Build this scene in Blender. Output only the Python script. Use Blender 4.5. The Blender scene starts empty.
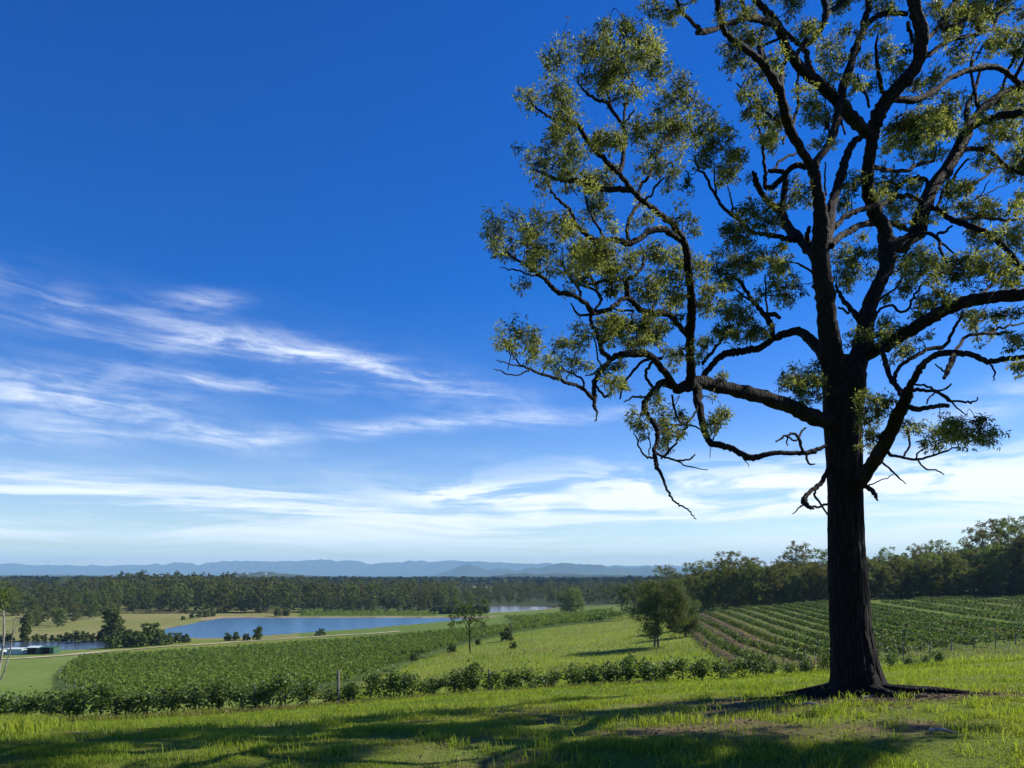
import bpy, bmesh, math, random
import numpy as np
from mathutils import Vector, Matrix

# ------------------------------------------------------------------ camera, sky, sun, exposure
SC = bpy.context.scene
COL = SC.collection
F, CU, HV = 768.0, 512.0, 574.0            # focal length, centre column and horizon row of a 1024 px wide picture
RAD = math.radians

cam_d = bpy.data.cameras.new('camera')
cam = bpy.data.objects.new('camera', cam_d)
COL.objects.link(cam)
cam.location = (0, 0, 0)
cam.rotation_euler = (RAD(90), 0, 0)
cam_d.lens, cam_d.sensor_width, cam_d.sensor_fit = 27.0, 36.0, 'HORIZONTAL'
cam_d.shift_y = (HV - 384.0) / 1024.0
cam_d.clip_start, cam_d.clip_end = 0.1, 60000.0
SC.camera = cam

SUN_AZ, SUN_EL = RAD(70.0), RAD(38.0)       # azimuth from the view direction towards the right, height
sun_dir = Vector((math.sin(SUN_AZ) * math.cos(SUN_EL), math.cos(SUN_AZ) * math.cos(SUN_EL), math.sin(SUN_EL)))

SC.view_settings.view_transform = 'Standard'
SC.view_settings.look = 'None'
SC.view_settings.exposure = 0.76
SC.view_settings.gamma = 1.0
SC.view_settings.use_curve_mapping = False
SC.cycles.max_bounces = 6
SC.cycles.diffuse_bounces = 3
SC.cycles.glossy_bounces = 2
SC.cycles.transmission_bounces = 4
SC.cycles.transparent_max_bounces = 8
SC.cycles.volume_bounces = 0
SC.cycles.use_denoising = True

class NT:
    """small helper that writes node trees"""
    def __init__(self, tree):
        self.t = tree; self.n = tree.nodes; self.l = tree.links
        self.n.clear()
    def node(self, kind, **kw):
        nd = self.n.new(kind)
        for k, v in kw.items(): setattr(nd, k, v)
        return nd
    def put(self, sock, val):
        if hasattr(val, 'is_output') or isinstance(val, bpy.types.NodeSocket): self.l.new(val, sock)
        else: sock.default_value = val
    def math(self, op, a, b=0.0, c=0.0, clamp=False):
        nd = self.node('ShaderNodeMath', operation=op, use_clamp=clamp)
        for i, v in enumerate((a, b, c)): self.put(nd.inputs[i], v)
        return nd.outputs[0]
    def step(self, x, lo, hi):
        nd = self.node('ShaderNodeMapRange', interpolation_type='SMOOTHSTEP', clamp=True)
        self.put(nd.inputs[0], x); nd.inputs[1].default_value = lo; nd.inputs[2].default_value = hi
        return nd.outputs[0]
    def vec(self, x, y, z=0.0):
        nd = self.node('ShaderNodeCombineXYZ')
        for i, v in enumerate((x, y, z)): self.put(nd.inputs[i], v)
        return nd.outputs[0]
    def noise(self, vec, scale, detail=4.0, rough=0.5, dist=0.0):
        nd = self.node('ShaderNodeTexNoise')
        if vec is not None: self.l.new(vec, nd.inputs['Vector'])
        nd.inputs['Scale'].default_value = scale; nd.inputs['Detail'].default_value = detail
        nd.inputs['Roughness'].default_value = rough; nd.inputs['Distortion'].default_value = dist
        return nd.outputs[0]
    def mix(self, fac, a, b, blend='MIX'):
        nd = self.node('ShaderNodeMix', data_type='RGBA', blend_type=blend)
        self.put(nd.inputs[0], fac); self.put(nd.inputs[6], a); self.put(nd.inputs[7], b)
        return nd.outputs[2]

def c4(c): return (c[0], c[1], c[2], 1.0)

world = bpy.data.worlds.new('World'); SC.world = world
world.use_nodes = True
w = NT(world.node_tree)
sky = w.node('ShaderNodeTexSky', sky_type='NISHITA')
sky.sun_disc = False
sky.sun_elevation = SUN_EL; sky.sun_rotation = SUN_AZ
sky.altitude = 300.0; sky.air_density = 1.0; sky.dust_density = 0.15; sky.ozone_density = 3.0
g = w.node('ShaderNodeTexCoord')
sp = w.node('ShaderNodeSeparateXYZ'); w.l.new(g.outputs['Generated'], sp.inputs[0])
X, Y, Z = sp.outputs
az = w.math('ARCTAN2', X, Y)
hyp = w.math('SQRT', w.math('ADD', w.math('MULTIPLY', X, X), w.math('MULTIPLY', Y, Y)))
el = w.math('DIVIDE', Z, w.math('MAXIMUM', hyp, 0.02))
hs = w.node('ShaderNodeHueSaturation')
hs.inputs['Hue'].default_value = 0.522; hs.inputs['Saturation'].default_value = 1.49; hs.inputs['Value'].default_value = 0.87
w.l.new(sky.outputs[0], hs.inputs['Color'])
clear = hs.outputs[0]
# low bank of stratus and high cirrus, in world directions
def gauss(a, ca, wa, b, cb, wb):
    p = w.math('DIVIDE', w.math('SUBTRACT', a, ca), wa); q = w.math('DIVIDE', w.math('SUBTRACT', b, cb), wb)
    s = w.math('ADD', w.math('MULTIPLY', p, p), w.math('MULTIPLY', q, q))
    return w.math('POWER', 2.718, w.math('MULTIPLY', s, -1.0))
warp = w.noise(w.vec(w.math('MULTIPLY', az, 3.0), w.math('MULTIPLY', el, 9.0), 3.7), 1.0, 3.0, 0.5)
warp = w.math('SUBTRACT', warp, 0.5)
el2 = w.math('ADD', el, w.math('MULTIPLY', warp, 0.06))
el3 = w.math('ADD', w.math('ADD', el, w.math('MULTIPLY', warp, 0.03)), w.math('MULTIPLY', az, 0.07))
def streak(u, v, ln, wd, slope):
    """a drawn-out wisp in world directions: bearing and height of its middle, length, breadth, tilt"""
    t0 = (u - 512) / 768; a0 = math.atan(t0); e0 = (574 - v) / 768 * math.cos(a0)
    da = w.math('SUBTRACT', az, a0)
    de = w.math('ADD', w.math('SUBTRACT', elw, e0), w.math('MULTIPLY', da, slope))
    p = w.math('DIVIDE', da, ln / 768); q = w.math('DIVIDE', de, wd / 768)
    s = w.math('ADD', w.math('MULTIPLY', p, p), w.math('MULTIPLY', q, q))
    return w.math('POWER', 2.718, w.math('MULTIPLY', s, -1.0))
elw = w.math('ADD', el, w.math('MULTIPLY', warp, 0.05))
low_n = w.noise(w.vec(w.math('MULTIPLY', az, 3.0), w.math('MULTIPLY', elw, 50.0), 11.3), 1.0, 11.0, 0.62, 0.35)
low_band = w.math('MULTIPLY', w.math('ADD', w.math('MULTIPLY', w.step(el, 0.020, 0.055), 0.62), 0.38), w.math('SUBTRACT', 1.0, w.step(elw, 0.088, 0.128)))
low = w.math('MULTIPLY', w.step(low_n, 0.41, 0.63), low_band)
puff_n = w.noise(w.vec(w.math('MULTIPLY', az, 7.0), w.math('MULTIPLY', elw, 34.0), 5.1), 1.0, 11.0, 0.60, 0.5)
puff = w.math('MULTIPLY', w.step(puff_n, 0.42, 0.58), w.math('MAXIMUM', gauss(az, 0.45, 0.48, elw, 0.105, 0.034), gauss(az, -0.05, 0.13, elw, 0.105, 0.018)))
strk = w.noise(w.vec(w.math('MULTIPLY', az, 5.0), w.math('MULTIPLY', el3, 60.0), 1.9), 1.0, 11.0, 0.66, 0.6)
wisp = w.noise(w.vec(w.math('MULTIPLY', az, 13.0), w.math('MULTIPLY', el3, 40.0), 8.2), 1.0, 11.0, 0.62, 0.5)
cn = w.step(w.math('ADD', w.math('MULTIPLY', strk, 0.5), w.math('MULTIPLY', wisp, 0.5)), 0.40, 0.66)
cmask = 0.0
for (u, v, ln, wd, sl, wt) in ((250, 345, 75, 13, .10, .80), (345, 362, 60, 10, .25, .5), (430, 388, 95, 13, .20, .62), (60, 391, 85, 13, .0, .95), (10, 428, 110, 17, -.12, .75), (215, 388, 75, 6, -.02, .8), (205, 432, 75, 9, .15, .75),
        (455, 423, 190, 6, -.075, .85), (300, 436, 120, 5, -.06, .5), (60, 405, 60, 5, .12, .6), (120, 372, 60, 5, .08, .4), (195, 299, 38, 9, -.1, .65), (100, 318, 190, 26, .10, .38), (25, 470, 60, 9, .1, .6), (150, 470, 50, 5, .1, .35), (1010, 402, 70, 14, -.2, .55), (330, 372, 200, 22, .16, .25), (370, 470, 60, 4, 0, .4), (595, 466, 30, 5, .1, .5)):
    cmask = w.math('ADD', cmask, w.math('MULTIPLY', streak(u, v, ln, wd, sl), wt))
cir = w.math('MULTIPLY', cmask, w.math('ADD', w.math('MULTIPLY', cn, 0.95), 0.10))
veil = w.math('MULTIPLY', w.math('SUBTRACT', 1.0, w.step(el, 0.02, 0.24)), 0.14)
dens = w.math('ADD', w.math('MULTIPLY', low, 0.76), w.math('MULTIPLY', puff, 0.98))
dens = w.math('ADD', dens, w.math('MULTIPLY', cir, 0.66))
dens = w.math('MINIMUM', w.math('ADD', dens, veil), 0.95)
cloud_c = (7.1, 7.5, 8.0, 1.0)
bg = w.node('ShaderNodeBackground')
w.l.new(w.mix(dens, clear, cloud_c), bg.inputs['Color'])
bg.inputs['Strength'].default_value = 0.10
wo = w.node('ShaderNodeOutputWorld'); w.l.new(bg.outputs[0], wo.inputs['Surface'])

sun_d = bpy.data.lights.new('sun', 'SUN'); sun_d.energy = 4.8; sun_d.angle = RAD(0.53); sun_d.color = (1.0, 0.93, 0.82)
sun = bpy.data.objects.new('sun', sun_d); COL.objects.link(sun)
sun.rotation_euler = (-sun_dir).to_track_quat('-Z', 'Y').to_euler()
sun.location = (60, 40, 60)

# ------------------------------------------------------------------ helpers
def W(u, v, d):
    """a point at depth d that the photograph shows at column u, row v"""
    return np.array(((u - CU) / F * d, d, (HV - v) / F * d))

def tag(o, label=None, cat=None, group=None, kind=None):
    if label: o['label'] = label
    if cat: o['category'] = cat
    if group: o['group'] = group
    if kind: o['kind'] = kind
    return o

def empty(name, loc=(0, 0, 0), rz=0.0):
    o = bpy.data.objects.new(name, None); COL.objects.link(o)
    o.empty_display_size = 0.3
    o.location = loc; o.rotation_euler = (0, 0, rz)
    return o

class MB:
    """collects vertices and faces (quads / tris) as numpy arrays; build() links ONE mesh object"""
    def __init__(self): self.v = []; self.f = []; self.n = 0; self.t = []
    def add(self, verts, faces, tint=None):
        verts = np.asarray(verts, dtype=np.float64).reshape(-1, 3)
        faces = np.asarray(faces, dtype=np.int64)
        self.v.append(verts); self.f.append(faces + self.n); self.n += len(verts)
        if tint is None: tint = np.full(len(verts), 0.5)
        self.t.append(np.asarray(tint, dtype=np.float64))
    def mesh(self, name, mat, smooth=False):
        me = bpy.data.meshes.new(name)
        V = np.concatenate(self.v) if self.v else np.zeros((0, 3))
        me.vertices.add(len(V)); me.vertices.foreach_set('co', V.ravel())
        idx = np.concatenate([f.ravel() for f in self.f]) if self.f else np.zeros(0, int)
        tot = np.concatenate([np.full(len(f), f.shape[1]) for f in self.f]) if self.f else np.zeros(0, int)
        me.loops.add(len(idx)); me.loops.foreach_set('vertex_index', idx.astype(np.int32))
        me.polygons.add(len(tot))
        st = np.concatenate(([0], np.cumsum(tot)[:-1])) if len(tot) else tot
        me.polygons.foreach_set('loop_start', st.astype(np.int32))
        me.polygons.foreach_set('loop_total', tot.astype(np.int32))
        me.polygons.foreach_set('use_smooth', np.full(len(tot), smooth, dtype=bool))
        a = me.attributes.new('tint', 'FLOAT', 'POINT'); a.data.foreach_set('value', np.concatenate(self.t).astype(np.float32))
        me.update(calc_edges=True); me.validate()
        me.materials.append(mat)
        return me
    def build(self, name, mat, parent=None, smooth=False):
        o = bpy.data.objects.new(name, self.mesh(name, mat, smooth)); COL.objects.link(o)
        if parent: o.parent = parent
        return o

def box(mb, c, s, rz=0.0):
    c = np.array(c, float); s = np.array(s, float) / 2
    P = np.array([(x, y, z) for x in (-1, 1) for y in (-1, 1) for z in (-1, 1)], float) * s
    ca, sa = math.cos(rz), math.sin(rz)
    P = np.stack((P[:, 0] * ca - P[:, 1] * sa, P[:, 0] * sa + P[:, 1] * ca, P[:, 2]), 1) + c
    mb.add(P, [(0, 1, 3, 2), (4, 6, 7, 5), (0, 4, 5, 1), (2, 3, 7, 6), (0, 2, 6, 4), (1, 5, 7, 3)])

def catmull(P, n):
    """resample a polyline (k x m) smoothly, n points per span"""
    P = np.asarray(P, float)
    if len(P) < 3:
        t = np.linspace(0, 1, n + 1)[:, None]; return P[0] * (1 - t) + P[-1] * t
    Q = np.vstack((2 * P[0] - P[1], P, 2 * P[-1] - P[-2])); out = []
    for i in range(1, len(Q) - 2):
        t = np.linspace(0, 1, n, endpoint=False)[:, None]
        p0, p1, p2, p3 = Q[i - 1], Q[i], Q[i + 1], Q[i + 2]
        out.append(0.5 * (2 * p1 + (p2 - p0) * t + (2 * p0 - 5 * p1 + 4 * p2 - p3) * t**2 + (3 * p1 - p0 - 3 * p2 + p3) * t**3))
    out.append(P[-1:]); return np.vstack(out)

def tube(mb, P, R, seg=8, ridge=0.0, rng=None, cap=True, tint=None):
    """swept tube along P (k x 3) with radii R"""
    P = np.asarray(P, float); R = np.asarray(R, float); k = len(P)
    T = np.gradient(P, axis=0); T /= np.linalg.norm(T, axis=1)[:, None] + 1e-12
    a = np.array((0.0, 1.0, 0.0)) if abs(T[0][1]) < 0.8 else np.array((1.0, 0, 0))
    N = np.cross(T[0], a); N /= np.linalg.norm(N); rings = []
    th = np.linspace(0, 2 * np.pi, seg, endpoint=False)
    ph = rng.random(6) * 6.28 if rng is not None else np.zeros(6)
    s = np.concatenate(([0], np.cumsum(np.linalg.norm(np.diff(P, axis=0), axis=1))))
    for i in range(k):
        N = N - T[i] * N.dot(T[i]); N /= np.linalg.norm(N) + 1e-12
        B = np.cross(T[i], N); r = R[i]
        rr = np.full(seg, r)
        if ridge:
            rr = r * (1 + ridge * (np.sin(3 * th + ph[0] + s[i] * 1.3) * 0.5 + np.sin(5 * th + ph[1] - s[i] * 2.1) * 0.4
                  + np.sin(th + s[i] * 4 + ph[2]) * 0.5 + np.sin(s[i] * 9 + ph[3]) * 0.35))
        rings.append(P[i] + np.outer(np.cos(th) * rr, N) + np.outer(np.sin(th) * rr, B))
    V = np.vstack(rings); I = np.arange(k - 1)[:, None] * seg; J = np.arange(seg)[None, :]; J2 = (J + 1) % seg
    Fq = np.stack((I + J, I + J2, I + seg + J2, I + seg + J), -1).reshape(-1, 4)
    mb.add(V, Fq, tint)
    if cap:
        n0 = len(V)
        mb.add(np.vstack((rings[-1], P[-1:])), [(j, (j + 1) % seg, seg) for j in range(seg)])

def leaves(mb, C, size, rng, aspect=0.45, dirs=None, droop=0.0, tint=None, up=0.0, normals=None):
    """one small pointed four-sided leaf (or spray of leaves) per centre"""
    n = len(C)
    if n == 0: return
    D = rng.normal(size=(n, 3)) if dirs is None else dirs + rng.normal(size=(n, 3)) * 0.45
    D[:, 2] -= droop
    D /= np.linalg.norm(D, axis=1)[:, None] + 1e-9
    A = rng.normal(size=(n, 3)); A[:, 2] += up
    if normals is not None:
        N0 = normals + rng.normal(size=(n, 3)) * 0.35; N0 /= np.linalg.norm(N0, axis=1)[:, None]
        D = D - N0 * (D * N0).sum(1)[:, None]; D /= np.linalg.norm(D, axis=1)[:, None] + 1e-9; A = N0
    S = np.cross(D, A); S /= np.linalg.norm(S, axis=1)[:, None] + 1e-9
    L = (np.asarray(size) * np.ones(n))[:, None]; Wd = L * aspect * 0.5
    Nn = np.cross(D, S) * L * 0.10
    V = np.stack((C - D * L * 0.5, C + S * Wd + Nn, C + D * L * 0.5, C - S * Wd + Nn), 1).reshape(-1, 3)
    q = np.arange(n)[:, None] * 4 + np.arange(4)[None, :]
    tt = rng.random(n) if tint is None else tint
    mb.add(V, q, np.repeat(tt, 4))

_perm = np.random.default_rng(5).random((256, 256))
def vnoise(x, y, oct=4, rough=0.5):
    x = np.asarray(x, float); y = np.asarray(y, float); s = 0; a = 1.0; tot = 0
    for o in range(oct):
        xi = np.floor(x).astype(int); yi = np.floor(y).astype(int); fx = x - xi; fy = y - yi
        fx = fx * fx * (3 - 2 * fx); fy = fy * fy * (3 - 2 * fy)
        g = lambda i, j: _perm[i % 256, j % 256]
        v = (g(xi, yi) * (1 - fx) + g(xi + 1, yi) * fx) * (1 - fy) + (g(xi, yi + 1) * (1 - fx) + g(xi + 1, yi + 1) * fx) * fy
        s = s + v * a; tot += a; a *= rough; x = x * 2.03 + 17.3; y = y * 2.03 + 9.1
    return s / tot
def sstep(x, a, b):
    t = np.clip((np.asarray(x, float) - a) / (b - a), 0, 1); return t * t * (3 - 2 * t)

# ------------------------------------------------------------------ materials
def leaf_mat(name, dark, light, trans=0.35, gloss=0.25, rough=0.45, vary=0.12, tr_gain=1.6):
    m = bpy.data.materials.new(name); m.use_nodes = True; t = NT(m.node_tree)
    at = t.node('ShaderNodeAttribute', attribute_name='tint')
    oi = t.node('ShaderNodeObjectInfo')
    geo = t.node('ShaderNodeNewGeometry')
    c = t.mix(at.outputs['Fac'], c4(dark), c4(light))
    hsv = t.node('ShaderNodeHueSaturation')
    t.put(hsv.inputs['Hue'], t.math('ADD', 0.5 - vary * 0.12, t.math('MULTIPLY', oi.outputs['Random'], vary * 0.24)))
    t.put(hsv.inputs['Value'], t.math('ADD', 1.0 - vary, t.math('MULTIPLY', oi.outputs['Random'], 2 * vary)))
    t.l.new(c, hsv.inputs['Color'])
    bs = t.node('ShaderNodeBsdfPrincipled')
    t.l.new(hsv.outputs[0], bs.inputs['Base Color'])
    bs.inputs['Roughness'].default_value = rough
    bs.inputs['Specular IOR Level'].default_value = gloss
    tr = t.node('ShaderNodeBsdfTranslucent')
    tc = t.mix(1.0, hsv.outputs[0], (tr_gain, tr_gain * 0.95, tr_gain * 0.5, 1), 'MULTIPLY')
    t.l.new(tc, tr.inputs['Color'])
    ms = t.node('ShaderNodeMixShader'); ms.inputs[0].default_value = trans
    t.l.new(bs.outputs[0], ms.inputs[1]); t.l.new(tr.outputs[0], ms.inputs[2])
    out = t.node('ShaderNodeOutputMaterial'); t.l.new(ms.outputs[0], out.inputs['Surface'])
    return m

def bark_mat(name, dark, light, scale=6.0, stretch=0.15, bump=0.6, rough=0.9):
    m = bpy.data.materials.new(name); m.use_nodes = True; t = NT(m.node_tree)
    tc = t.node('ShaderNodeTexCoord'); mp = t.node('ShaderNodeMapping')
    mp.inputs['Scale'].default_value = (1, 1, stretch); t.l.new(tc.outputs['Object'], mp.inputs['Vector'])
    n1 = t.noise(mp.outputs[0], scale, 6, 0.65, 0.4)
    vo = t.node('ShaderNodeTexVoronoi', feature='DISTANCE_TO_EDGE'); vo.inputs['Scale'].default_value = scale * 1.8
    t.l.new(mp.outputs[0], vo.inputs['Vector'])
    crack = t.step(vo.outputs['Distance'], 0.02, 0.22)
    n2 = t.noise(tc.outputs['Object'], scale * 8, 4, 0.6)
    h = t.math('ADD', t.math('MULTIPLY', crack, 0.7), t.math('ADD', t.math('MULTIPLY', n1, 0.6), t.math('MULTIPLY', n2, 0.25)))
    c = t.mix(t.math('MULTIPLY', t.math('ADD', t.math('MULTIPLY', n2, 0.5), t.math('MULTIPLY', n1, 0.7)), t.math('ADD', t.math('MULTIPLY', crack, 0.7), 0.3), clamp=True), c4(dark), c4(light))
    bs = t.node('ShaderNodeBsdfPrincipled'); n4 = t.noise(tc.outputs['Object'], 1.1, 5, 0.7, 0.6)
    c = t.mix(t.math('MULTIPLY', t.step(n4, 0.52, 0.72), 0.55), c, c4([q * 2.3 for q in light]))
    t.l.new(c, bs.inputs['Base Color'])
    bs.inputs['Roughness'].default_value = rough; bs.inputs['Specular IOR Level'].default_value = 0.15
    bp = t.node('ShaderNodeBump'); bp.inputs['Strength'].default_value = bump; bp.inputs['Distance'].default_value = 0.03
    t.l.new(h, bp.inputs['Height']); t.l.new(bp.outputs[0], bs.inputs['Normal'])
    out = t.node('ShaderNodeOutputMaterial'); t.l.new(bs.outputs[0], out.inputs['Surface'])
    return m

def plain_mat(name, a, b, scale=8.0, rough=0.7, spec=0.3, bump=0.1, metal=0.0):
    m = bpy.data.materials.new(name); m.use_nodes = True; t = NT(m.node_tree)
    tc = t.node('ShaderNodeTexCoord'); n = t.noise(tc.outputs['Object'], scale, 6, 0.6)
    bs = t.node('ShaderNodeBsdfPrincipled'); t.l.new(t.mix(t.step(n, 0.3, 0.7), c4(a), c4(b)), bs.inputs['Base Color'])
    bs.inputs['Roughness'].default_value = rough; bs.inputs['Specular IOR Level'].default_value = spec; bs.inputs['Metallic'].default_value = metal
    bp = t.node('ShaderNodeBump'); bp.inputs['Strength'].default_value = bump; t.l.new(n, bp.inputs['Height']); t.l.new(bp.outputs[0], bs.inputs['Normal'])
    out = t.node('ShaderNodeOutputMaterial'); t.l.new(bs.outputs[0], out.inputs['Surface'])
    return m

M = {}
M['gum_leaf'] = leaf_mat('gum_leaf', (0.024, 0.040, 0.012), (0.250, 0.282, 0.095), 0.50, 0.15, 0.55, 0.0, 1.8)
M['forest_leaf'] = leaf_mat('forest_leaf', (0.036, 0.056, 0.012), (0.150, 0.170, 0.040), 0.42, 0.10, 0.65, 0.28, 1.9)
M['tree_leaf'] = leaf_mat('tree_leaf', (0.022, 0.046, 0.010), (0.145, 0.188, 0.040), 0.34, 0.12, 0.6, 0.10, 1.7)
M['vine_leaf'] = leaf_mat('vine_leaf', (0.032, 0.074, 0.013), (0.150, 0.215, 0.048), 0.36, 0.30, 0.45, 0.08, 1.6)
M['field_leaf'] = leaf_mat('field_leaf', (0.050, 0.098, 0.016), (0.175, 0.240, 0.045), 0.34, 0.12, 0.62, 0.10, 1.5)
M['far_leaf'] = leaf_mat('far_leaf', (0.018, 0.030, 0.012), (0.036, 0.050, 0.018), 0.1, 0.05, 0.8, 0.0, 1.0)
M['row_leaf'] = leaf_mat('row_leaf', (0.030, 0.068, 0.013), (0.135, 0.190, 0.038), 0.32, 0.2, 0.55, 0.15, 1.5)
M['wood_bark'] = bark_mat('wood_bark', (0.02, 0.018, 0.015), (0.09, 0.08, 0.068), 5.0, 0.2, 0.4)
M['grass'] = leaf_mat('grass', (0.085, 0.160, 0.014), (0.275, 0.335, 0.050), 0.48, 0.15, 0.6, 0.0, 1.5)
M['dry_grass'] = leaf_mat('dry_grass', (0.16, 0.12, 0.05), (0.34, 0.28, 0.13), 0.25, 0.2, 0.6, 0.0, 1.2)
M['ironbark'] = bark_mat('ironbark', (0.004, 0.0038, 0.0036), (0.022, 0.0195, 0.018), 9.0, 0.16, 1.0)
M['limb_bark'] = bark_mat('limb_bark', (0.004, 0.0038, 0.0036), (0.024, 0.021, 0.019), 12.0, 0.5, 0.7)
M['grey_bark'] = bark_mat('grey_bark', (0.05, 0.042, 0.035), (0.20, 0.18, 0.155), 5.0, 0.2, 0.4)
M['pale_bark'] = bark_mat('pale_bark', (0.16, 0.14, 0.12), (0.42, 0.39, 0.34), 5.0, 0.3, 0.3)
M['post'] = bark_mat('post_wood', (0.12, 0.10, 0.075), (0.36, 0.32, 0.26), 14.0, 0.1, 0.4)
# ------------------------------------------------------------------ the land: one height field
# for each bearing (picture column): depth in metres -> row at which the ground there is seen
PROFILE = {
 -200: {5: 822, 7: 754, 9: 741, 11: 737, 14: 735, 20: 735, 30: 735, 38: 735, 60: 720, 80: 707, 100: 696, 130: 684, 170: 671, 220: 659, 264: 641, 320: 632, 430: 614, 600: 600, 900: 590, 1500: 585, 3000: 582, 8000: 578, 20000: 576},
 0: {5: 822, 7: 753, 9: 740, 11: 733, 14: 729.5, 20: 728, 30: 727, 42: 726, 60: 713, 80: 700, 100: 690, 130: 679, 170: 667, 220: 654, 264: 641, 320: 631, 430: 614.5, 480: 610, 600: 600, 900: 589, 1500: 584.5, 3000: 581, 8000: 578, 20000: 576},
 128: {5: 822, 7: 751, 9: 735, 11: 729, 14: 725, 20: 723, 30: 722, 43: 721, 60: 709, 80: 697, 100: 687, 130: 675.5, 170: 662.5, 220: 650.5, 260: 642.5, 320: 631, 430: 615, 480: 610, 600: 598, 750: 591, 900: 589, 1500: 585, 3000: 581, 8000: 578, 20000: 576},
 256: {5: 821, 7: 750, 9: 733, 11: 725, 14: 719, 20: 715.5, 30: 714, 45: 713.5, 60: 704, 80: 692, 100: 682, 130: 670, 170: 657, 220: 646, 260: 640, 290: 637.2, 419: 618, 430: 617, 480: 611, 600: 600.5, 900: 590, 1500: 585, 3000: 581, 8000: 578, 20000: 576},
 384: {5: 819, 7: 748, 9: 728, 11: 717, 14: 709, 20: 704, 30: 702, 46: 704, 60: 697, 80: 685, 100: 674, 130: 661, 170: 650, 220: 640, 260: 635, 325: 629.3, 419: 618, 430: 617, 480: 612, 600: 604, 900: 592, 1500: 585, 3000: 581, 8000: 578, 20000: 576},
 512: {5: 818, 7: 745, 9: 722, 11: 709, 14: 698.5, 20: 692.5, 30: 691, 47: 694, 60: 687, 80: 672, 100: 661, 130: 650, 170: 638, 220: 630, 260: 626, 320: 621, 400: 617.5, 480: 612, 600: 605, 900: 593, 1500: 585, 3000: 581, 8000: 578, 20000: 576},
 640: {5: 815, 7: 742, 9: 717, 11: 703, 14: 692.5, 20: 687, 30: 685.5, 48: 687, 60: 679, 80: 666, 98: 655, 110: 649, 130: 640, 170: 629, 220: 620, 260: 615.5, 320: 611, 430: 606.5, 600: 602, 900: 592, 1500: 585, 3000: 581, 8000: 578, 20000: 576},
 704: {5: 814, 7: 740, 9: 714, 11: 699.5, 14: 689.5, 20: 683.5, 30: 682, 49: 684, 60: 674, 80: 660.5, 98: 648, 130: 632, 170: 619, 220: 609, 260: 604, 320: 599, 430: 595, 600: 590, 900: 584, 1500: 583, 3000: 580, 8000: 578, 20000: 576},
 768: {5: 812, 7: 739, 9: 711, 11: 697, 14: 687, 20: 681, 30: 679, 50: 680.5, 62: 670, 80: 656, 98: 645, 130: 627, 170: 613, 210: 604.5, 260: 597, 320: 591, 430: 586, 600: 582, 900: 580, 1500: 580, 3000: 580, 8000: 578, 20000: 576},
 855: {5: 810, 7: 737, 9: 706, 10.5: 692.3, 12: 685.5, 14: 680, 20: 674.5, 30: 673, 50: 674, 62: 666, 80: 653.5, 98: 642, 130: 624, 170: 610, 205: 602, 260: 593, 320: 586, 430: 579, 600: 577, 900: 577, 1500: 580, 3000: 580, 8000: 578, 20000: 576},
 930: {5: 808, 7: 735, 9: 704, 11: 688.5, 14: 677.5, 20: 671.5, 30: 669.5, 48: 669, 60: 662, 80: 651.5, 98: 641, 130: 623, 170: 608, 205: 599.5, 260: 589.5, 320: 581, 430: 572, 600: 569, 900: 572, 1500: 578, 3000: 580, 8000: 578, 20000: 576},
 1024: {5: 806, 7: 733, 9: 702, 11: 686, 14: 675, 20: 670, 30: 667.5, 45: 663.5, 60: 656.5, 80: 646, 98: 637, 130: 621, 170: 606, 205: 597, 260: 586, 320: 577, 430: 566, 600: 563, 900: 567, 1500: 576, 3000: 580, 8000: 578, 20000: 576},
 1224: {5: 804, 7: 730, 9: 699, 11: 683, 14: 672, 20: 666, 30: 663, 45: 658, 60: 650, 80: 640, 98: 631, 130: 615, 170: 600, 205: 590, 260: 578, 320: 568, 430: 556, 600: 552, 900: 560, 1500: 574, 3000: 580, 8000: 578, 20000: 576},
}
LD = np.linspace(math.log(4.0), math.log(20000.0), 520)
LU = np.arange(-200, 1225, 8.0)
def _table():
    cols = sorted(PROFILE); Z = []
    for c in cols:
        d = np.array(sorted(PROFILE[c]), float); v = np.array([PROFILE[c][k] if k in PROFILE[c] else 0 for k in sorted(PROFILE[c])], float)
        z = (HV - v) / F * d
        Z.append(np.interp(LD, np.log(d), z / d))
    Z = np.array(Z); T = np.array([np.interp(LU, cols, Z[:, j]) for j in range(len(LD))]).T
    def blur(A, s, ax):
        k = np.exp(-0.5 * (np.arange(-3 * s, 3 * s + 1) / s) ** 2); k /= k.sum()
        P = np.pad(A, [(3 * s, 3 * s) if a == ax else (0, 0) for a in (0, 1)], mode='edge')
        return np.apply_along_axis(lambda r: np.convolve(r, k, 'valid'), ax, P)
    return blur(blur(T, 4, 1), 5, 0)
ELT = _table()                                # elevation slope z / depth over (column, ln depth)

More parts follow.
